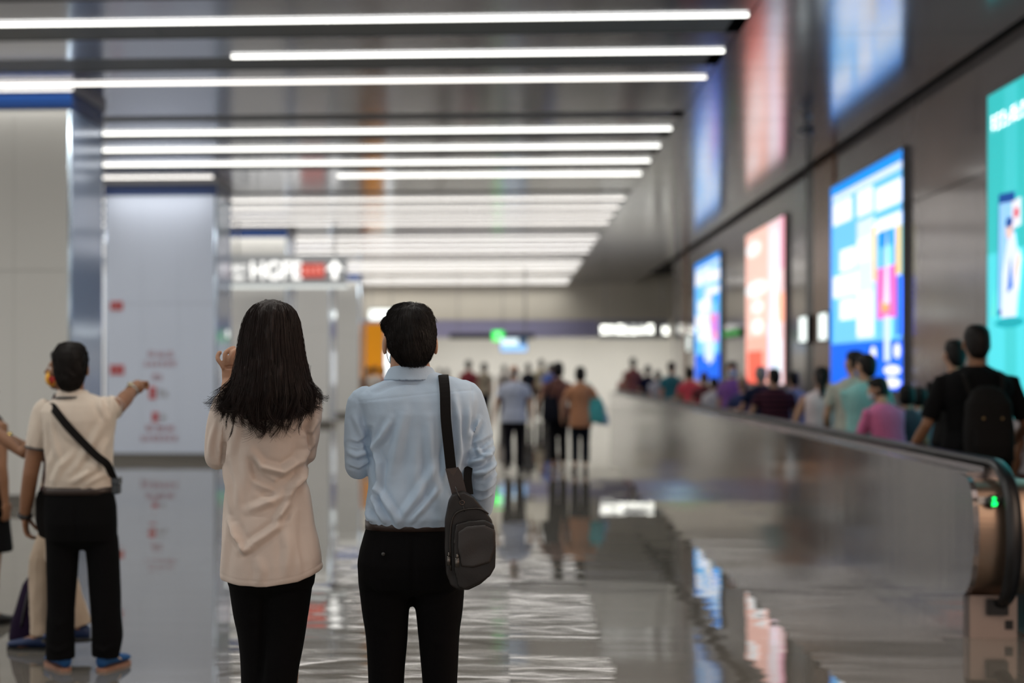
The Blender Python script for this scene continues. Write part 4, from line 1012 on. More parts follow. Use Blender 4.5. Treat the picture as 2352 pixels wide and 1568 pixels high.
for x_ in (594, 646): shoe(wom, f.x(x_), .03, 0, mat('shoe_black', (.01,.01,.01), .4), SOLE_BLACK, .92)
# long hair: solid mass + loose wavy strands
env = bulge([(688,616,630,.012,-.02),(693,597,652,.045,-.02),(700,584,667,.066,-.02),(715,570,681,.088,-.018),(740,560,690,.102,-.015),(780,551,697,.110,-.02),(830,544,706,.112,-.03),(870,537,713,.110,-.045),(905,528,720,.10,-.06),(935,526,715,.085,-.07),(965,534,700,.07,-.08),(990,555,680,.055,-.085),(1010,575,660,.04,-.09)])
m = M(); rs = []
for py in (689,693,698,706,716,730,748,770,800,830,860,890,912,928,942,952,960):
    l, r_, ry, cy = env(py); sh_k = 1 if py < 880 else 1-.30*((py-880)/80)
    cx = (l+r_)/2; rx = (r_-l)/2/711*sh_k*.965
    ring = []
    for j in range(44):
        a = 2*PI*j/44; ca, sa = math.cos(a), math.sin(a)
        yy = cy+ry*sa if sa < 0 else cy+min(ry, .075 if py < 800 else .03)*sa
        ring.append((f.x(cx)+rx*ca, yy, f.z(py)))
    rs.append(ring)
m.rings(rs)
hb = m.vox('hair', HAIR_BROWN, wom, .0045, 3, lambda co, no: co+no*(.0042*vnoise(co*np.array([1,1,.07]), 210, 9)+.0022*vnoise(co*np.array([1,1,.05]), 520, 4)-.001)[:,None])
paths = []; r = np.random.default_rng(11)
def lay(th, py, rad_):
    l, rr, ry, cy = env(py); rx = (rr-l)/2/711
    return np.array([f.x((l+rr)/2)+rx*math.cos(th)*rad_, cy+ry*math.sin(th)*rad_, f.z(py)])
for i in range(1500):                                   # the smooth upper fall
    th = r.uniform(PI*.98, 2.02*PI); start = r.uniform(694, 800); end = r.uniform(860, 950); ph = r.uniform(0, 6.28); rad_ = r.uniform(.955,1.008)
    paths.append([lay(th, start+(end-start)*t_, rad_)+np.array([math.sin(ph+t_*4)*.0012,0,0]) for t_ in np.linspace(0, 1, 18)])
for c_ in range(150):                                   # wavy locks towards the tips
    th0 = r.uniform(PI*.97, 2.03*PI) if c_ > 24 else (PI*1.0+r.uniform(-.05,.3) if c_ % 2 else 2*PI-r.uniform(-.05,.3)); ed = abs(math.cos(th0)); sg = math.copysign(1, math.cos(th0))
    end0 = r.normal(992-52*ed**2.2, 13); end0 = min(end0, 1012); start0 = r.uniform(820, 890); ph = r.uniform(0, 6.28); ph2 = r.uniform(0, 6.28)
    am = r.uniform(.006,.016)*(1+.6*ed); fr = r.uniform(5.0,9.0); kick = sg*ed*r.uniform(-.005,.035)+r.normal(0,.014); hook = r.uniform(-.035,.035); dep = r.uniform(0,.02)
    for k in range(int(r.uniform(9, 26))):
        dth = r.normal(0,.035); dr = r.normal(0,.012); de = r.normal(0,5); off = r.normal(0,1,3)*.0016; pts = []
        for t_ in np.linspace(0, 1, 20):
            q = lay(th0+dth*(1-.45*t_), start0+(end0+de-start0)*t_, 1.0+dr)
            w1 = t_**1.6; q = q+np.array([math.sin(ph+t_*fr)*am*w1+kick*t_**3+hook*t_**7, -dep*w1+math.cos(ph2+t_*fr*.9)*am*.5*w1, abs(hook)*.8*t_**8])+off*(.4+1.4*t_)
            pts.append(q)
        paths.append(pts)
for i in range(45):                                     # flyaway hairs along the outline
    sd = r.choice((-1,1)); start = r.uniform(700, 900); ln = r.uniform(40, 120); o_ = r.uniform(.001,.006)*sd; th = PI+.15 if sd < 0 else 2*PI-.15
    paths.append([lay(th, start+ln*t_, 1.0)+np.array([o_*math.sin(t_*PI), 0, 0]) for t_ in np.linspace(0, 1, 12)])
for i in range(16):                                     # short hairs lifting at the parting
    x0 = r.uniform(600, 652); up = r.uniform(.002,.009); dr = r.choice((-1,1))
    paths.append([np.array([f.x(x0)+dr*.022*t_, -.02-.01*t_, f.z(694+abs(x0-625)*.22)+up*math.sin(t_*PI*.9)]) for t_ in np.linspace(0, 1, 8)])
for side, ex, ey in ((-1,480,925),(-1,493,948),(-1,507,962),(-1,516,985),(1,741,922),(1,731,930),(1,722,945),(1,708,965),(-1,490,905),(1,735,908),(1,692,990),(-1,530,1000),(-1,484,938),(1,716,955)):   # curled locks at both sides
    n_l = int(r.uniform(8, 20)); wv = r.uniform(0,6)
    for k in range(n_l):
        l, rr, ry, cy = env(850); x0 = l+8 if side < 0 else rr-8; a = f.v(x0+r.normal(0,4), 845+r.normal(0,8), -.05+r.normal(0,.015)); l2, r2, _, _ = env(900)
        b = f.v((l2+2 if side < 0 else r2-2)+r.normal(0,4), 892+r.normal(0,6), -.09+r.normal(0,.008)); c2 = f.v(ex+r.normal(0,3)-side*10, ey-20+r.normal(0,4), -.10+r.normal(0,.008)); d_ = f.v(ex+r.normal(0,3), ey+r.normal(0,5), -.095+r.normal(0,.008))
        pts = []
        for t_ in np.linspace(0, 1, 18):
            q = (1-t_)**3*a+3*(1-t_)**2*t_*b+3*(1-t_)*t_*t_*c2+t_**3*d_; pts.append(np.array(q)+np.array([math.sin(t_*8+wv)*.005*t_, 0, math.cos(t_*7+wv)*.004*t_]))
        paths.append(pts)
strands('strands', paths, .00062, HAIR_BROWN, hb)

# ---------------------------------------------------------------- the pointing man at the left
f = Fig(185, 460); ptm = f.root('man in a cream polo shirt pointing with his right arm, blue sneakers')
R = rotz(.12)@rotx(0.0); hc = f.v(163, 846, .0)
m = M(); add_head(m, hc, R, 1.0)
m.tube([hc+Vector((0.01,-.012,-.03)), f.v(163,895,-.012), f.v(170,920,0)], [.06,.062,.075], 18)
m.loft(f.sec([(1245,108,266,.09,0),(1200,104,268,.11,0),(1130,108,256,.105,0),(1060,110,254,.11,0),(1000,108,258,.11,0),(950,100,262,.10,0),(925,122,246,.08,0),(905,142,205,.06,0)]))
SL, EL, WL = f.v(97,948), f.v(70,1090,-.01), f.v(57,1180,.04)
SR, ER, WR = f.v(256,932), f.v(271,934,.27), f.v(304,896,.45)
m.tube([f.v(120,940), SL, (SL+EL)/2, EL, (EL+WL)/2, WL], [.05,.05,.045,.040,.038,.029], 14)
m.tube([f.v(235,935), SR, (SR+ER)/2, ER, (ER+WR)/2, WR], [.05,.05,.045,.042,.042,.030], 14)
add_hand(m, WL, Vector((.06,.05,-1)), -1, .55)
# pointing fist
hd = (WR-ER).normalized(); ph_ = WR+hd*.05
m.ell(ph_+Vector((.012,0,-.004)), (.034,.046,.036)); m.tube([WR, ph_], [.03,.034], 12)
for i in range(4):
    k0 = ph_+Vector((-.022+.02*i+.012, .03, .022)); m.tube([k0, k0+Vector((.004,.022,-.006)), k0+Vector((.004,.018,-.03)), k0+Vector((0,-.004,-.034))] if i else [k0, k0+Vector((.005,.035,.004)), k0+Vector((.008,.07,.006))], [.0105,.010,.0095,.008][:4 if i else 3], 8, sub=2)
m.tube([ph_+Vector((-.02,0,-.01)), ph_+Vector((-.026,.03,-.016)), ph_+Vector((-.01,.05,-.02))], [.013,.011,.009], 8)
for a in ([f.v(140,1250), f.v(139,1360,.02), f.v(138,1425,-.01), f.v(138,1500,0)], [f.v(235,1250), f.v(242,1360,.02), f.v(245,1425,-.01), f.v(245,1500,0)]):
    m.tube(a, [.07,.048,.046,.036], 16); m.tube([a[-1], a[-1]+Vector((0,.12,-.045))], [.036,.024], 10)
m.vox('body', SKIN_TAN, ptm, .006, 2); add_eyes(ptm, hc, R)
t = M()
t.loft(f.sec([(1130,106,258,.108,0),(1118,103,260,.118,-.002),(1100,103,259,.124,-.004),(1050,104,259,.122,-.004),(1000,102,262,.120,-.006),(965,97,268,.118,-.008),(945,92,270,.110,-.006),(930,100,268,.10,-.004),(918,120,254,.088,0),(908,136,222,.078,0),(902,142,205,.072,0)]), n=40)
t.tube([f.v(115,935), f.v(100,948), f.v(88,995,-.01), f.v(82,1028,-.012)], [.055,.058,.054,.052], 18, sub=4)
t.tube([f.v(235,935), f.v(252,935,.0), f.v(254,937,.10), f.v(257,938,.17)], [.056,.056,.058,.058], 18, sub=4)
lf = [(((112,960),(116,1010),(118,1060)),6,.006),(((125,950),(135,1010),(150,1060)),7,.005),(((140,960),(170,1000),(200,1015)),8,.004),(((250,965),(225,1010),(180,1080)),9,.006),(((255,1000),(235,1050),(190,1100)),8,.006),
      (((252,1040),(225,1080),(170,1108)),7,.006),(((130,1110),(150,1070),(190,1030)),8,.005),(((115,1100),(125,1060),(135,1030)),6,.004),(((235,915),(240,935),(255,965)),6,.005),(((255,905),(262,930),(262,960)),5,.005),(((105,1035),(108,1070),(108,1105)),5,-.006),(((200,1112),(220,1100),(250,1085)),6,.005)]
SHC = cloth('polo_cream', (.56,.49,.42))
t.vox('polo_shirt', SHC, ptm, .0062, 4, fold_disp([(a, b*1.1, c*2.0) for a, b, c in lf], 185, 460, .0032, 24))
TR = mat('polo_dark_trim', (.05,.055,.06), .8)
c = M()
def cr2(py, r, dz): return [Vector((f.x(168)+r*math.cos(2*PI*j/36), -.002+r*.95*math.sin(2*PI*j/36), f.z(py)+dz*(1-math.sin(2*PI*j/36))*.5-.02)) for j in range(36)]
c.rings([cr2(893,.070,.02), cr2(892,.074,.02), cr2(902,.084,.018), cr2(910,.090,.015), cr2(911,.086,.015), cr2(902,.076,.018)], closed=True, cap=False)
cl = c.vox('collar', SHC, ptm, .004, 2)
c = M(); c.rings([[p_+Vector((0,0,-.001)) for p_ in cr2(907,.0905,.015)], cr2(907,.093,.015), cr2(912,.094,.015), cr2(912,.089,.015)], closed=True, cap=False); c.build('collar_trim', TR, cl, True)
def band(p, d, r, wd, name, mt, parent, th=.003):
    d = Vector(d).normalized(); u = d.orthogonal().normalized(); w_2 = d.cross(u); rs = []
    for k, o in ((-wd/2, 0), (-wd/2, th), (wd/2, th), (wd/2, 0)):
        rs.append([Vector(p)+d*k+(u*math.cos(2*PI*j/28)+w_2*math.sin(2*PI*j/28))*(r+o) for j in range(28)])
    m = M(); m.rings(rs, closed=True, cap=False); return m.build(name, mt, parent, True)
band(f.v(82,1030,-.012), (EL-SL), .0535, .009, 'cuff_trim', TR, ptm); band(f.v(257.5,938,.176), (.05,1,.0), .0565, .010, 'cuff_trim', TR, ptm)
t = M()
t.loft(f.sec([(1262,165,212,.06,0),(1240,106,270,.115,-.004),(1200,103,270,.125,-.010),(1160,103,268,.120,-.006),(1120,105,259,.112,0)]), n=36)
t.tube([f.v(144,1235), f.v(143,1300), f.v(140,1400), f.v(138,1470), f.v(139,1512)], [.088,.080,.070,.072,.072], 22, sub=3)
t.tube([f.v(232,1235), f.v(238,1300), f.v(243,1400), f.v(246,1460), f.v(242,1508)], [.088,.082,.078,.078,.068], 22, sub=3)
t.vox('trousers', BLK, ptm, .008, 2, fold_disp([(((110,1480),(140,1490),(170,1478)),6,.006),(((215,1480),(245,1490),(275,1475)),6,.006),(((120,1400),(140,1430),(165,1420)),8,.004),(((187,1150),(187,1200),(187,1250)),5,-.006)], 185, 460, .003, 16))
t = M(); rs = []
for z_, o_ in ((1133,0),(1133,.005),(1116,.005),(1116,0)):
    rs.append([(f.x(181)+(.169+o_)*math.copysign(abs(math.cos(2*PI*j/48))**(2/2.3), math.cos(2*PI*j/48)), (.114+o_)*math.copysign(abs(math.sin(2*PI*j/48))**(2/2.3), math.sin(2*PI*j/48)), f.z(z_)) for j in range(48)])
t.rings(rs, closed=True, cap=False); t.build('belt', BROWNLEATHER, ptm, True)
short_hair(ptm, hc, R, HAIR, 1.03, 3600, 8, L=.028, cap=(1.03,True,1.15,.0))
mk = M(); mk.ell(hc+R@Vector((0,.062,-.045)), (.060,.056,.058), R, 26, 18)
def maskm():
    m = mat('mask_red_yellow', (.45,.03,.02), .7); nt = m.node_tree; b = nt.nodes['Principled BSDF']; tc = nt.nodes.new('ShaderNodeTexCoord'); n = nt.nodes.new('ShaderNodeTexNoise'); n.inputs['Scale'].default_value = 22
    r = nt.nodes.new('ShaderNodeValToRGB'); r.color_ramp.interpolation = 'CONSTANT'; r.color_ramp.elements[0].color = (.35,.02,.015,1); r.color_ramp.elements[1].color = (.75,.38,.02,1); r.color_ramp.elements[1].position = .52
    nt.links.new(tc.outputs['Object'], n.inputs[0]); nt.links.new(n.outputs['Fac'], r.inputs[0]); nt.links.new(r.outputs[0], b.inputs['Base Color']); return m
mk.vox('face_mask', mat('mask_black', (.01,.012,.02), .8), ptm, .005, 1)
SB = mat('sneaker_blue', (.006,.075,.24), .75, bump=(300,.4,.001)); SO = mat('sneaker_sole', (.30,.15,.10), .6); LACE = mat('lace_cream', (.55,.45,.38), .8)
for x_, a in ((138,.55),(246,-.35)):
    s = shoe(ptm, f.x(x_), .03, a, SB, SO, 1.0)
    m = M(); Rz = rotz(a); m.tube([Vector((f.x(x_),.03,0))+Rz@Vector((-.034,.03,.058)), Vector((f.x(x_),.03,0))+Rz@Vector((-.036,.06,.04))], .006, 8); m.tube([Vector((f.x(x_),.03,0))+Rz@Vector((.034,.03,.058)), Vector((f.x(x_),.03,0))+Rz@Vector((.036,.06,.04))], .006, 8); m.build('side_stripe', LACE, s, True)
    m = M(); m.tube([Vector((f.x(x_),.03,0))+Rz@Vector((-.01,-.073,.072)), Vector((f.x(x_),.03,0))+Rz@Vector((.01,-.073,.072))], .007, 8); m.build('heel_tab', LACE, s, True)
band(f.v(57,1183,.042), (WL-EL), .031, .022, 'watch', mat('watch_black', (.012,.012,.013), .4), ptm, .006)
w_b = band(WR-hd*.012, hd, .032, .018, 'watch', mat('watch_steel', (.35,.34,.3), .25, .9), ptm, .004)
m = M(); q0 = WR-hd*.012+Vector((-.004,-.012,.034)); m.tube([q0, q0+Vector((-.001,-.003,.010))], .016, 16); m.build('watch_face', mat('watch_face', (.5,.45,.3), .15, .6), w_b, True)
# his crossbody bag, strap and belt pouch
cb = empty('crossbody_bag', ptm.location.copy(), 'black crossbody bag behind the pointing man\'s left hip, strap across his back', 'bag', None, TH)
fb = f
def strap2(pts, wd, th, name, mt, parent, sub=4):
    P3 = [f.v(*p_) for p_ in pts]; q = []; n_ = len(P3)
    for i in range(n_-1):
        p0 = P3[max(i-1,0)]; p1 = P3[i]; p2 = P3[i+1]; p3 = P3[min(i+2,n_-1)]
        for k in range(sub):
            t_ = k/sub; q.append(.5*((2*p1)+(p2-p0)*t_+(2*p0-5*p1+4*p2-p3)*t_*t_+(3*p1-p0-3*p2+p3)*t_**3))
    q.append(P3[-1]); rs = []
    for i, p in enumerate(q):
        d = (q[min(i+1,len(q)-1)]-q[max(i-1,0)]).normalized(); x = d.cross(Vector((0,1,0))).normalized(); nn = Vector((0,1,0))
        rs.append([p+x*wd/2-nn*th, p+x*wd/2+nn*th, p-x*wd/2+nn*th, p-x*wd/2-nn*th])
    m = M(); m.rings(rs); return m.build(name, mt, parent)
strap2([(112,940,-.03),(120,934,-.085),(128,944,-.118),(150,972,-.135),(185,1010,-.138),(220,1045,-.138),(245,1065,-.126),(254,1082,-.09),(262,1100,-.02)], .040, .0016, 'strap', WEB, cb)
m = M(); m.prism([(84,1128),(112,1122),(122,1150),(124,1235),(108,1243),(86,1232),(78,1200),(78,1150)], .10, lambda u, v, w: Vector((f.x(u), .02+w, f.z(v)))); m.vox('bag_body', WEB, cb, .006, 4)
pt_ = empty('belt_pouch', ptm.location.copy(), 'small black phone pouch clipped to the pointing man\'s belt', 'pouch', None, TH)
m = M(); m.box(f.x(254), f.x(275), -.03, .05, f.z(1134), f.z(1095)); m.vox('pouch_body', mat('pouch_vinyl', (.02,.028,.035), .3), pt_, .004, 2)
m = M(); m.box(f.x(256), f.x(276.5), -.034, .054, f.z(1112), f.z(1096)); m.vox('flap', mat('pouch_flap', (.03,.04,.05), .25), pt_, .004, 2)

# ---------------------------------------------------------------- others at the left edge
P_ = person(140, 433, 1.61, 'person in a red and yellow mask and beige trousers hidden behind the pointing man', shirt=(.05,.008,.01), pants=(.42,.33,.25), rz=PI/2, hair='short', skin=SKIN_TAN,
   L=((-.02,.20,-.22),(.03,.42,-.06)), Rr=((.02,.17,-.26),(-.02,.38,-.13)), step=.29, lean=(0,-.05), shoes=(.004,.02,.08), vs=.008, sleeve=.7, w=.82, mask=(.4,.03,.02), eyes=True)
rt, hc_, R_, sh_, el_2, wr_2, k_ = P_
for o_ in rt.children:
    if o_.name.startswith('face_mask'): o_.data.materials[0] = maskm()
for q, nm, mt_ in ((-1,'bracelet',mat('bead_bracelet', (.35,.34,.30), .3)),(1,'bracelet',mat('gold_bracelet', (.6,.42,.12), .25, .9))):
    d = wr_2[q]-el_2[q]; band(wr_2[q]-d.normalized()*.03, d, .030, .022, nm, mt_, rt, .005)
ph = empty('mobile_phone', (0,0,0), 'black mobile phone held up at the left edge of the photo', 'phone')
pw = rt.matrix_basis @ ((wr_2[-1]+wr_2[1])/2+Vector((0,.10,.06)))
ph.location = pw; ph.rotation_euler = (.25,0,TH+.3)
m = M(); m.box(-.038,.038,-.0045,.0045,-.08,.08); m.vox('phone_case', RUBBER, ph, .003, 2)
m = M(); m.box(-.034,.034,.0046,.0052,-.074,.074); m.build('phone_screen', mat('phone_glass', (.01,.01,.012), .05), ph)
person(-38, 392, 1.48, 'person in a sleeveless black dress cut off by the left edge', shirt=(.006,.006,.007), pants=(.006,.006,.007), skirt=.50, hair='bob', rz=-.5, skin=SKIN_TAN, Rr=((.05,-.04,-.27),(.06,-.02,-.5)),
   L=((-.05,.0,-.27),(-.03,.12,-.5)), shoes=(.01,.01,.012), vs=.008, sleeve=0, w=.95)
# purple trolley bag standing on the floor
D = F/418; q = P(98, 0, D)
bp = empty('backpack', (q.x, q.y, 0), 'dark purple backpack standing on the floor by the beige trousers', 'backpack', None, TH)
fq = Fig(98, 418); PUR = cloth('backpack_purple', (.018,.007,.032)); m = M()
m.loft([(fq.z(1475),fq.x(90),0,.155,.12),(fq.z(1460),fq.x(88),0,.16,.13),(fq.z(1420),fq.x(90),0,.145,.13),(fq.z(1380),fq.x(94),0,.125,.12),(fq.z(1340),fq.x(98),0,.105,.10),(fq.z(1322),fq.x(100),0,.08,.08),(fq.z(1314),fq.x(100),0,.04,.05)])
m.vox('bag_body', PUR, bp, .008, 3, lambda co, no: co+no*(.004*vnoise(co, 22, 4))[:,None])
m = M(); m.tube([fq.v(48,1440,-.12), fq.v(60,1380,-.125), fq.v(72,1335,-.09)], .006, 8, sub=4); m.build('zip', RUBBER, bp, True)
m = M(); m.tube([fq.v(90,1316,0), fq.v(96,1303,0), fq.v(106,1303,0), fq.v(112,1316,0)], .006, 8, sub=3); m.build('carry_handle', RUBBER, bp, True)
m = M(); m.ell(fq.v(44,1470,-.10), (.012,.012,.012)); m.tube([fq.v(44,1462,-.10), fq.v(43,1478,-.11)], .004, 6); m.build('buckle', STEEL, bp, True)

# ================================================================== WALKING PEOPLE IN THE MIDDLE
BG = 'people far down the hall'
person(1181, 158, 1.56, 'grey-haired man in a pale blue striped shirt walking away', smat=stripes('striped_shirt', (.30,.34,.44), (.44,.46,.55), 28), pants=(.010,.009,.014), hair='bald', hairm=HAIR_GREY, step=.28, w=1.12, skin=SKIN,
  L=((-.10,-.02,-.26),(-.14,.02,-.50)), Rr=((.08,-.02,-.26),(.09,.0,-.50)), shoes=(.01,.01,.01), hem=.80, vs=.010)
a = person(1282, 155, 1.60, 'woman in a maroon-brown top walking away with a dark shoulder bag', shirt=(.13,.055,.045), pants=(.008,.008,.011), hair='bob', step=.06, L=((-.14,-.02,-.22),(-.17,.08,-.40)), hem=.84, shoes=(.3,.2,.14), w=.95, vs=.010, leg=.93)
b = person(1333, 158, 1.53, 'woman in an orange-brown top walking away with a teal bag', shirt=(.36,.165,.085), pants=(.006,.010,.018), hair='bob', step=.05, L=((-.12,-.02,-.24),(-.13,.02,-.45)), Rr=((.12,-.02,-.22),(.12,.14,-.30)), hem=.74, w=1.0, shoes=(.05,.02,.015), vs=.010, leg=.90, head=-.1)
def bagobj(px, py, s, w_, h_, d_, name, label, col, parts=True, dy=-.12, strapto=None):
    q = P(px, py, F/s); o = empty(name, q, label, 'bag', None, TH); o.location += Matrix.Rotation(TH,3,'Z')@Vector((0,dy,0))
    m = M(); m.loft([(-h_/2,0,0,w_*.48,d_*.5),(-h_*.4,0,0,w_*.55,d_*.6),(0,0,0,w_*.5,d_*.55),(h_*.45,0,0,w_*.38,d_*.3),(h_/2,0,0,w_*.36,d_*.2)], p=3)
    m.vox('bag_body', cloth(name+'_%d' % px, col), o, .012, 2, lambda co, no: co+no*(.008*vnoise(co, 18, px))[:,None])
    st = strapto or (.0,.0,.35); m = M()
    m.tube([(-w_*.3,0,h_*.45), (st[0]-.04,st[1],h_*.5+st[2]*.8), (st[0],st[1]+.02,h_*.5+st[2]), (st[0]+.04,st[1],h_*.5+st[2]*.8), (w_*.3,0,h_*.45)], .011, 8, sub=4); m.build('strap', cloth(name+'_%d' % px, col), o, True)
    return o
bagobj(1264, 938, 155, .26, .36, .14, 'shoulder_bag', 'dark shoulder bag at the left hip of the maroon-topped woman', (.012,.014,.025), strapto=(.08,.05,.42))
bagobj(1366, 943, 158, .27, .36, .12, 'tote_bag', 'teal tote bag on the right shoulder of the orange-topped woman', (.055,.30,.30), strapto=(-.09,.05,.22), dy=-.02)
bagobj(1385, 962, 158, .16, .17, .10, 'drawstring_bag', 'small pale blue bag hanging beside the teal tote bag', (.20,.30,.42), strapto=(-.03,.0,.14), dy=.0)
person(1076, 92, 1.72, 'person in a dark red top beyond the man\'s right shoulder', shirt=(.20,.025,.035), pants=(.02,.02,.03), step=.2, group=BG)
person(1112, 88, 1.66, 'person in a beige and dark top right of the dark red top', shirt=(.26,.22,.16), pants=(.02,.02,.03), hair='bob', group=BG, step=.1)
person(1213, 82, 1.66, 'slim person in dark navy behind the striped shirt', shirt=(.03,.035,.05), pants=(.015,.015,.02), group=BG)
person(1243, 76, 1.79, 'tall person in a cream shirt and black trousers far away', shirt=(.48,.42,.30), pants=(.01,.01,.012), group=BG, step=.15)
person(1264, 90, 1.64, 'person in a blue top half behind the maroon-topped woman', shirt=(.08,.14,.42), pants=(.02,.02,.03), group=BG)
person(1026, 80, 1.5, 'far person with black hair just right of the man\'s collar', shirt=(.14,.06,.05), pants=(.02,.02,.03), group=BG)
person(1009, 70, 1.52, 'far person whose head shows left of the shoulder strap', shirt=(.3,.2,.15), pants=(.02,.02,.03), group=BG)
person(862, 92, 1.58, 'far person in a white shirt before the orange board', shirt=(.55,.5,.45), pants=(.02,.02,.03), group=BG)
person(881, 86, 1.55, 'far person in a dark red shirt before the orange board', shirt=(.22,.02,.025), pants=(.02,.02,.03), group=BG)
person(846, 83, 1.56, 'far person in brown at the left edge of the orange board', shirt=(.20,.10,.05), pants=(.02,.02,.03), group=BG)
person(1158, 76, 1.62, 'far person in pale grey left of the striped man\'s head', shirt=(.35,.32,.30), pants=(.05,.05,.06), group=BG)

# ================================================================== PEOPLE ON THE MOVING WALKWAY
RL = ((-.10,.02,-.24),(-.17,.20,-.27)); RR = ((.08,.04,-.27),(.08,.18,-.44))
bs = person(2243, 340, 1.79, 'big man in a black T-shirt with a black backpack, left hand on the handrail', shirt=(.006,.006,.0065), pants=(.012,.012,.014), skin=SKIN_TAN, hair='short', L=((-.10,.02,-.28),(-.16,.16,-.45)), Rr=((.10,.0,-.28),(.08,.20,-.40)), w=1.28, vs=.008, sleeve=.85, rz=-.05, hem=.84)
q = P(2268, 0, F/349)
bk = empty('backpack', (q.x, q.y, 0), 'black backpack worn by the man in the black T-shirt', 'backpack', None, TH-.05)
m = M(); m.loft([(.88,0,-.02,.13,.07),(.92,0,-.03,.155,.09),(1.10,0,-.03,.16,.095),(1.28,0,-.02,.145,.08),(1.36,0,0,.10,.05),(1.39,0,.01,.05,.03)], p=3)
m.vox('bag_body', WEB, bk, .008, 3, lambda co, no: co+no*(.004*vnoise(co, 25, 6))[:,None])
m = M(); m.loft([(.92,0,-.11,.10,.03),(1.0,0,-.115,.12,.035),(1.10,0,-.11,.115,.03)], p=3); m.vox('front_pocket', WEB, bk, .006, 2)
for sx in (-1,1):
    m = M(); m.tube([(sx*.09,.02,1.30),(sx*.12,.06,1.42),(sx*.12,.14,1.47),(sx*.12,.26,1.38)], .018, 8, flat=.4, sub=4); m.build('shoulder_strap', WEB, bk, True)
    m = M(); m.ell((sx*.06,-.12,1.18), (.010,.006,.010)); m.build('rivet', mat('rivet_brass', (.22,.15,.07), .3, .9), bk, True)
person(2192, 284, 1.73, 'person half hidden left of the big black-shirted man', shirt=(.02,.018,.018), pants=(.012,.012,.014), w=1.0, vs=.010, L=RR, Rr=RR, head=.2)
pk = person(2046, 270, 1.44, 'person in a pink shirt bending over the handrail', shirt=(.58,.14,.29), pants=(.02,.02,.03), hair='bob', head=.9, pitch=-.25, lean=(.0,.26), L=((-.04,.10,-.26),(-.10,.26,-.34)), Rr=((.05,.1,-.24),(.0,.3,-.28)), mask=(.45,.55,.62), vs=.010, w=1.1, sleeve=.9, rz=.35)
person(1988, 258, 1.63, 'person in a mint green shirt left of the pink one', shirt=(.24,.48,.46), pants=(.03,.03,.04), hair='short', head=.5, mask=(.10,.25,.6), w=1.1, vs=.010, L=RR, Rr=RR)
person(1962, 240, 1.67, 'person in a cream-grey shirt before the blue screen', shirt=(.42,.40,.34), pants=(.03,.03,.04), hair='short', head=.6, w=1.2, vs=.010, L=((-.06,.04,-.28),(-.02,.16,-.42)), Rr=RR)
person(1888, 228, 1.52, 'woman in a white sleeveless top with a long black ponytail', shirt=(.60,.52,.54), pants=(.04,.03,.03), hair='pony', head=-.25, L=((-.10,.02,-.26),(-.14,.14,-.40)), Rr=RR, sleeve=0, vs=.010, w=1.2)
person(1783, 193, 1.51, 'person in a dark maroon and black striped shirt', smat=stripes('striped_dark', (.012,.008,.016), (.085,.02,.035), 16, .55), pants=(.02,.02,.03), hair='short', head=.3, w=1.25, L=RL, Rr=RR, vs=.010, lean=(-.04,.05))
person(1750, 184, 1.54, 'white-haired person in dark navy leaning on the handrail', shirt=(.012,.02,.06), pants=(.02,.02,.03), hair='short', hairm=HAIR_GREY, lean=(0,.12), L=RL, Rr=RR, vs=.012)
person(1822, 181, 1.47, 'person in a pale blue shirt deeper in the queue, small dark head', shirt=(.16,.20,.32), pants=(.02,.02,.03), head=.2)
person(1708, 170, 1.39, 'short person in navy with yellow print in the queue', shirt=(.02,.03,.09), pants=(.02,.02,.03), hairm=mat('hair_light_brown', (.20,.11,.06), .5), lean=(0,.1), L=RL, Rr=RR)
person(1682, 163, 1.6, 'black-haired woman in a purple top and pale mask facing this way', shirt=(.16,.06,.24), pants=(.02,.02,.03), hair='bob', rz=PI*.86, head=.25, mask=(.42,.52,.68), eyes=True)
person(1640, 148, 1.37, 'person in a white top between the purple and coral ones', shirt=(.45,.42,.42), pants=(.03,.03,.03), hair='short')
person(1625, 140, 1.46, 'person in dark maroon next to the coral shirt', shirt=(.10,.02,.025), pants=(.02,.02,.03), hairm=mat('hair_mid_brown', (.06,.03,.02), .5), L=RL, Rr=RR, lean=(-.08,.1), hair='short')
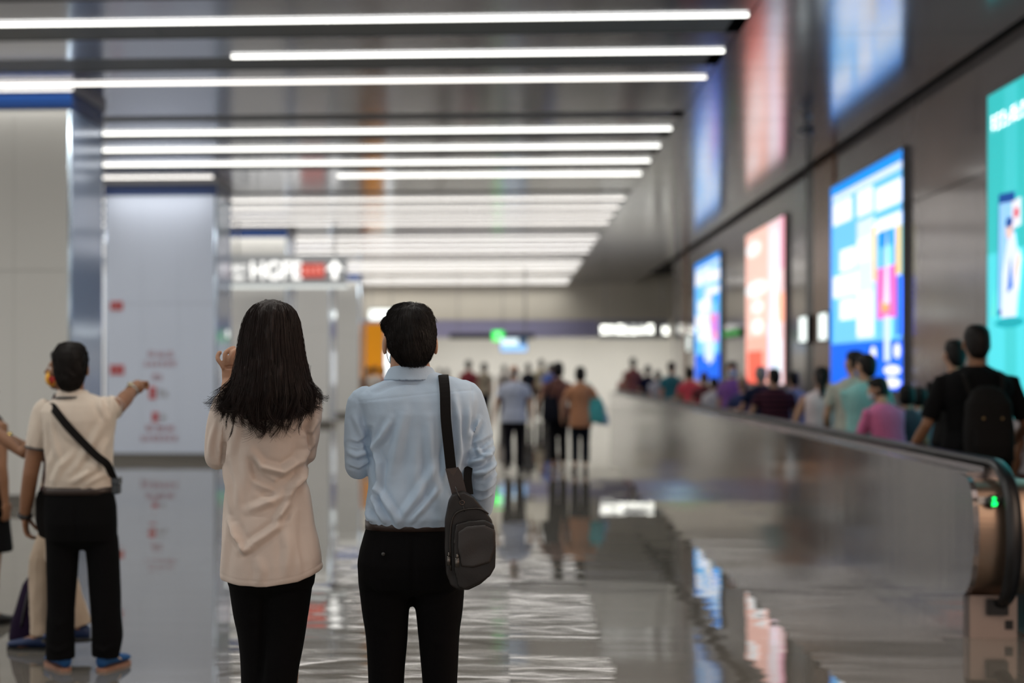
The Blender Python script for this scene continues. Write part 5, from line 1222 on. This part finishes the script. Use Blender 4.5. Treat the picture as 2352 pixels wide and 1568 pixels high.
person(1592, 134, 1.55, 'person in a bright coral red shirt leaning on the rail', shirt=(.62,.07,.10), pants=(.03,.02,.02), lean=(-.08,.15), L=RL, Rr=RR, hair='bob')
person(1542, 118, 1.64, 'person in a teal shirt and navy trousers', shirt=(.012,.12,.16), pants=(.01,.03,.06))
person(1488, 101, 1.58, 'person in a navy blue top near the far end of the rail', shirt=(.008,.012,.05), pants=(.015,.02,.02))
person(1454, 90, 1.78, 'person in a brownish maroon top near the far end of the rail', shirt=(.22,.07,.06), pants=(.015,.015,.015))
person(1434, 83, 1.42, 'white-haired person in pale pink at the far end of the rail', shirt=(.40,.16,.14), pants=(.4,.34,.22), hairm=mat('hair_white', (.5,.5,.48), .5), hair='bald')
person(1511, 108, 1.47, 'person in pale grey-blue right of the navy top', shirt=(.35,.37,.45), pants=(.3,.28,.25))
person(2082, 262, 1.36, 'dark-haired person mostly hidden behind the pink shirt, left head', shirt=(.05,.05,.07), pants=(.02,.02,.03), hair='bob')
person(2112, 250, 1.33, 'dark-haired person mostly hidden behind the pink shirt, right head', shirt=(.22,.21,.27), pants=(.02,.02,.03), hair='bob')
person(2396, 322, 1.46, 'person in a white top cut off by the right edge', shirt=(.50,.46,.48), pants=(.18,.05,.04), skin=SKIN_TAN, vs=.010, w=1.1)

# ================================================================== CAMERA, WORLD
w_ = bpy.data.worlds.new('world'); w_.use_nodes = True; sc.world = w_
w_.node_tree.nodes['Background'].inputs[0].default_value = (1.0,.95,.90,1); w_.node_tree.nodes['Background'].inputs[1].default_value = .9
cam = bpy.data.cameras.new('camera'); co_ = bpy.data.objects.new('camera', cam); COL.objects.link(co_); sc.camera = co_
cam.sensor_width = 36; cam.lens = F/2352*36; cam.clip_end = 300
co_.location = (0,0,H); co_.rotation_euler = (PI/2, 0, TH)
cam.shift_x = (1176-CX)/2352; cam.shift_y = (VY-784)/2352
cam.dof.use_dof = True; cam.dof.focus_distance = F/711; cam.dof.aperture_fstop = 1.6; cam.dof.aperture_blades = 0
vs = sc.view_settings; vs.view_transform = 'Standard'; vs.look = 'None'; vs.gamma = 1; vs.use_curve_mapping = False; vs.exposure = 0.0
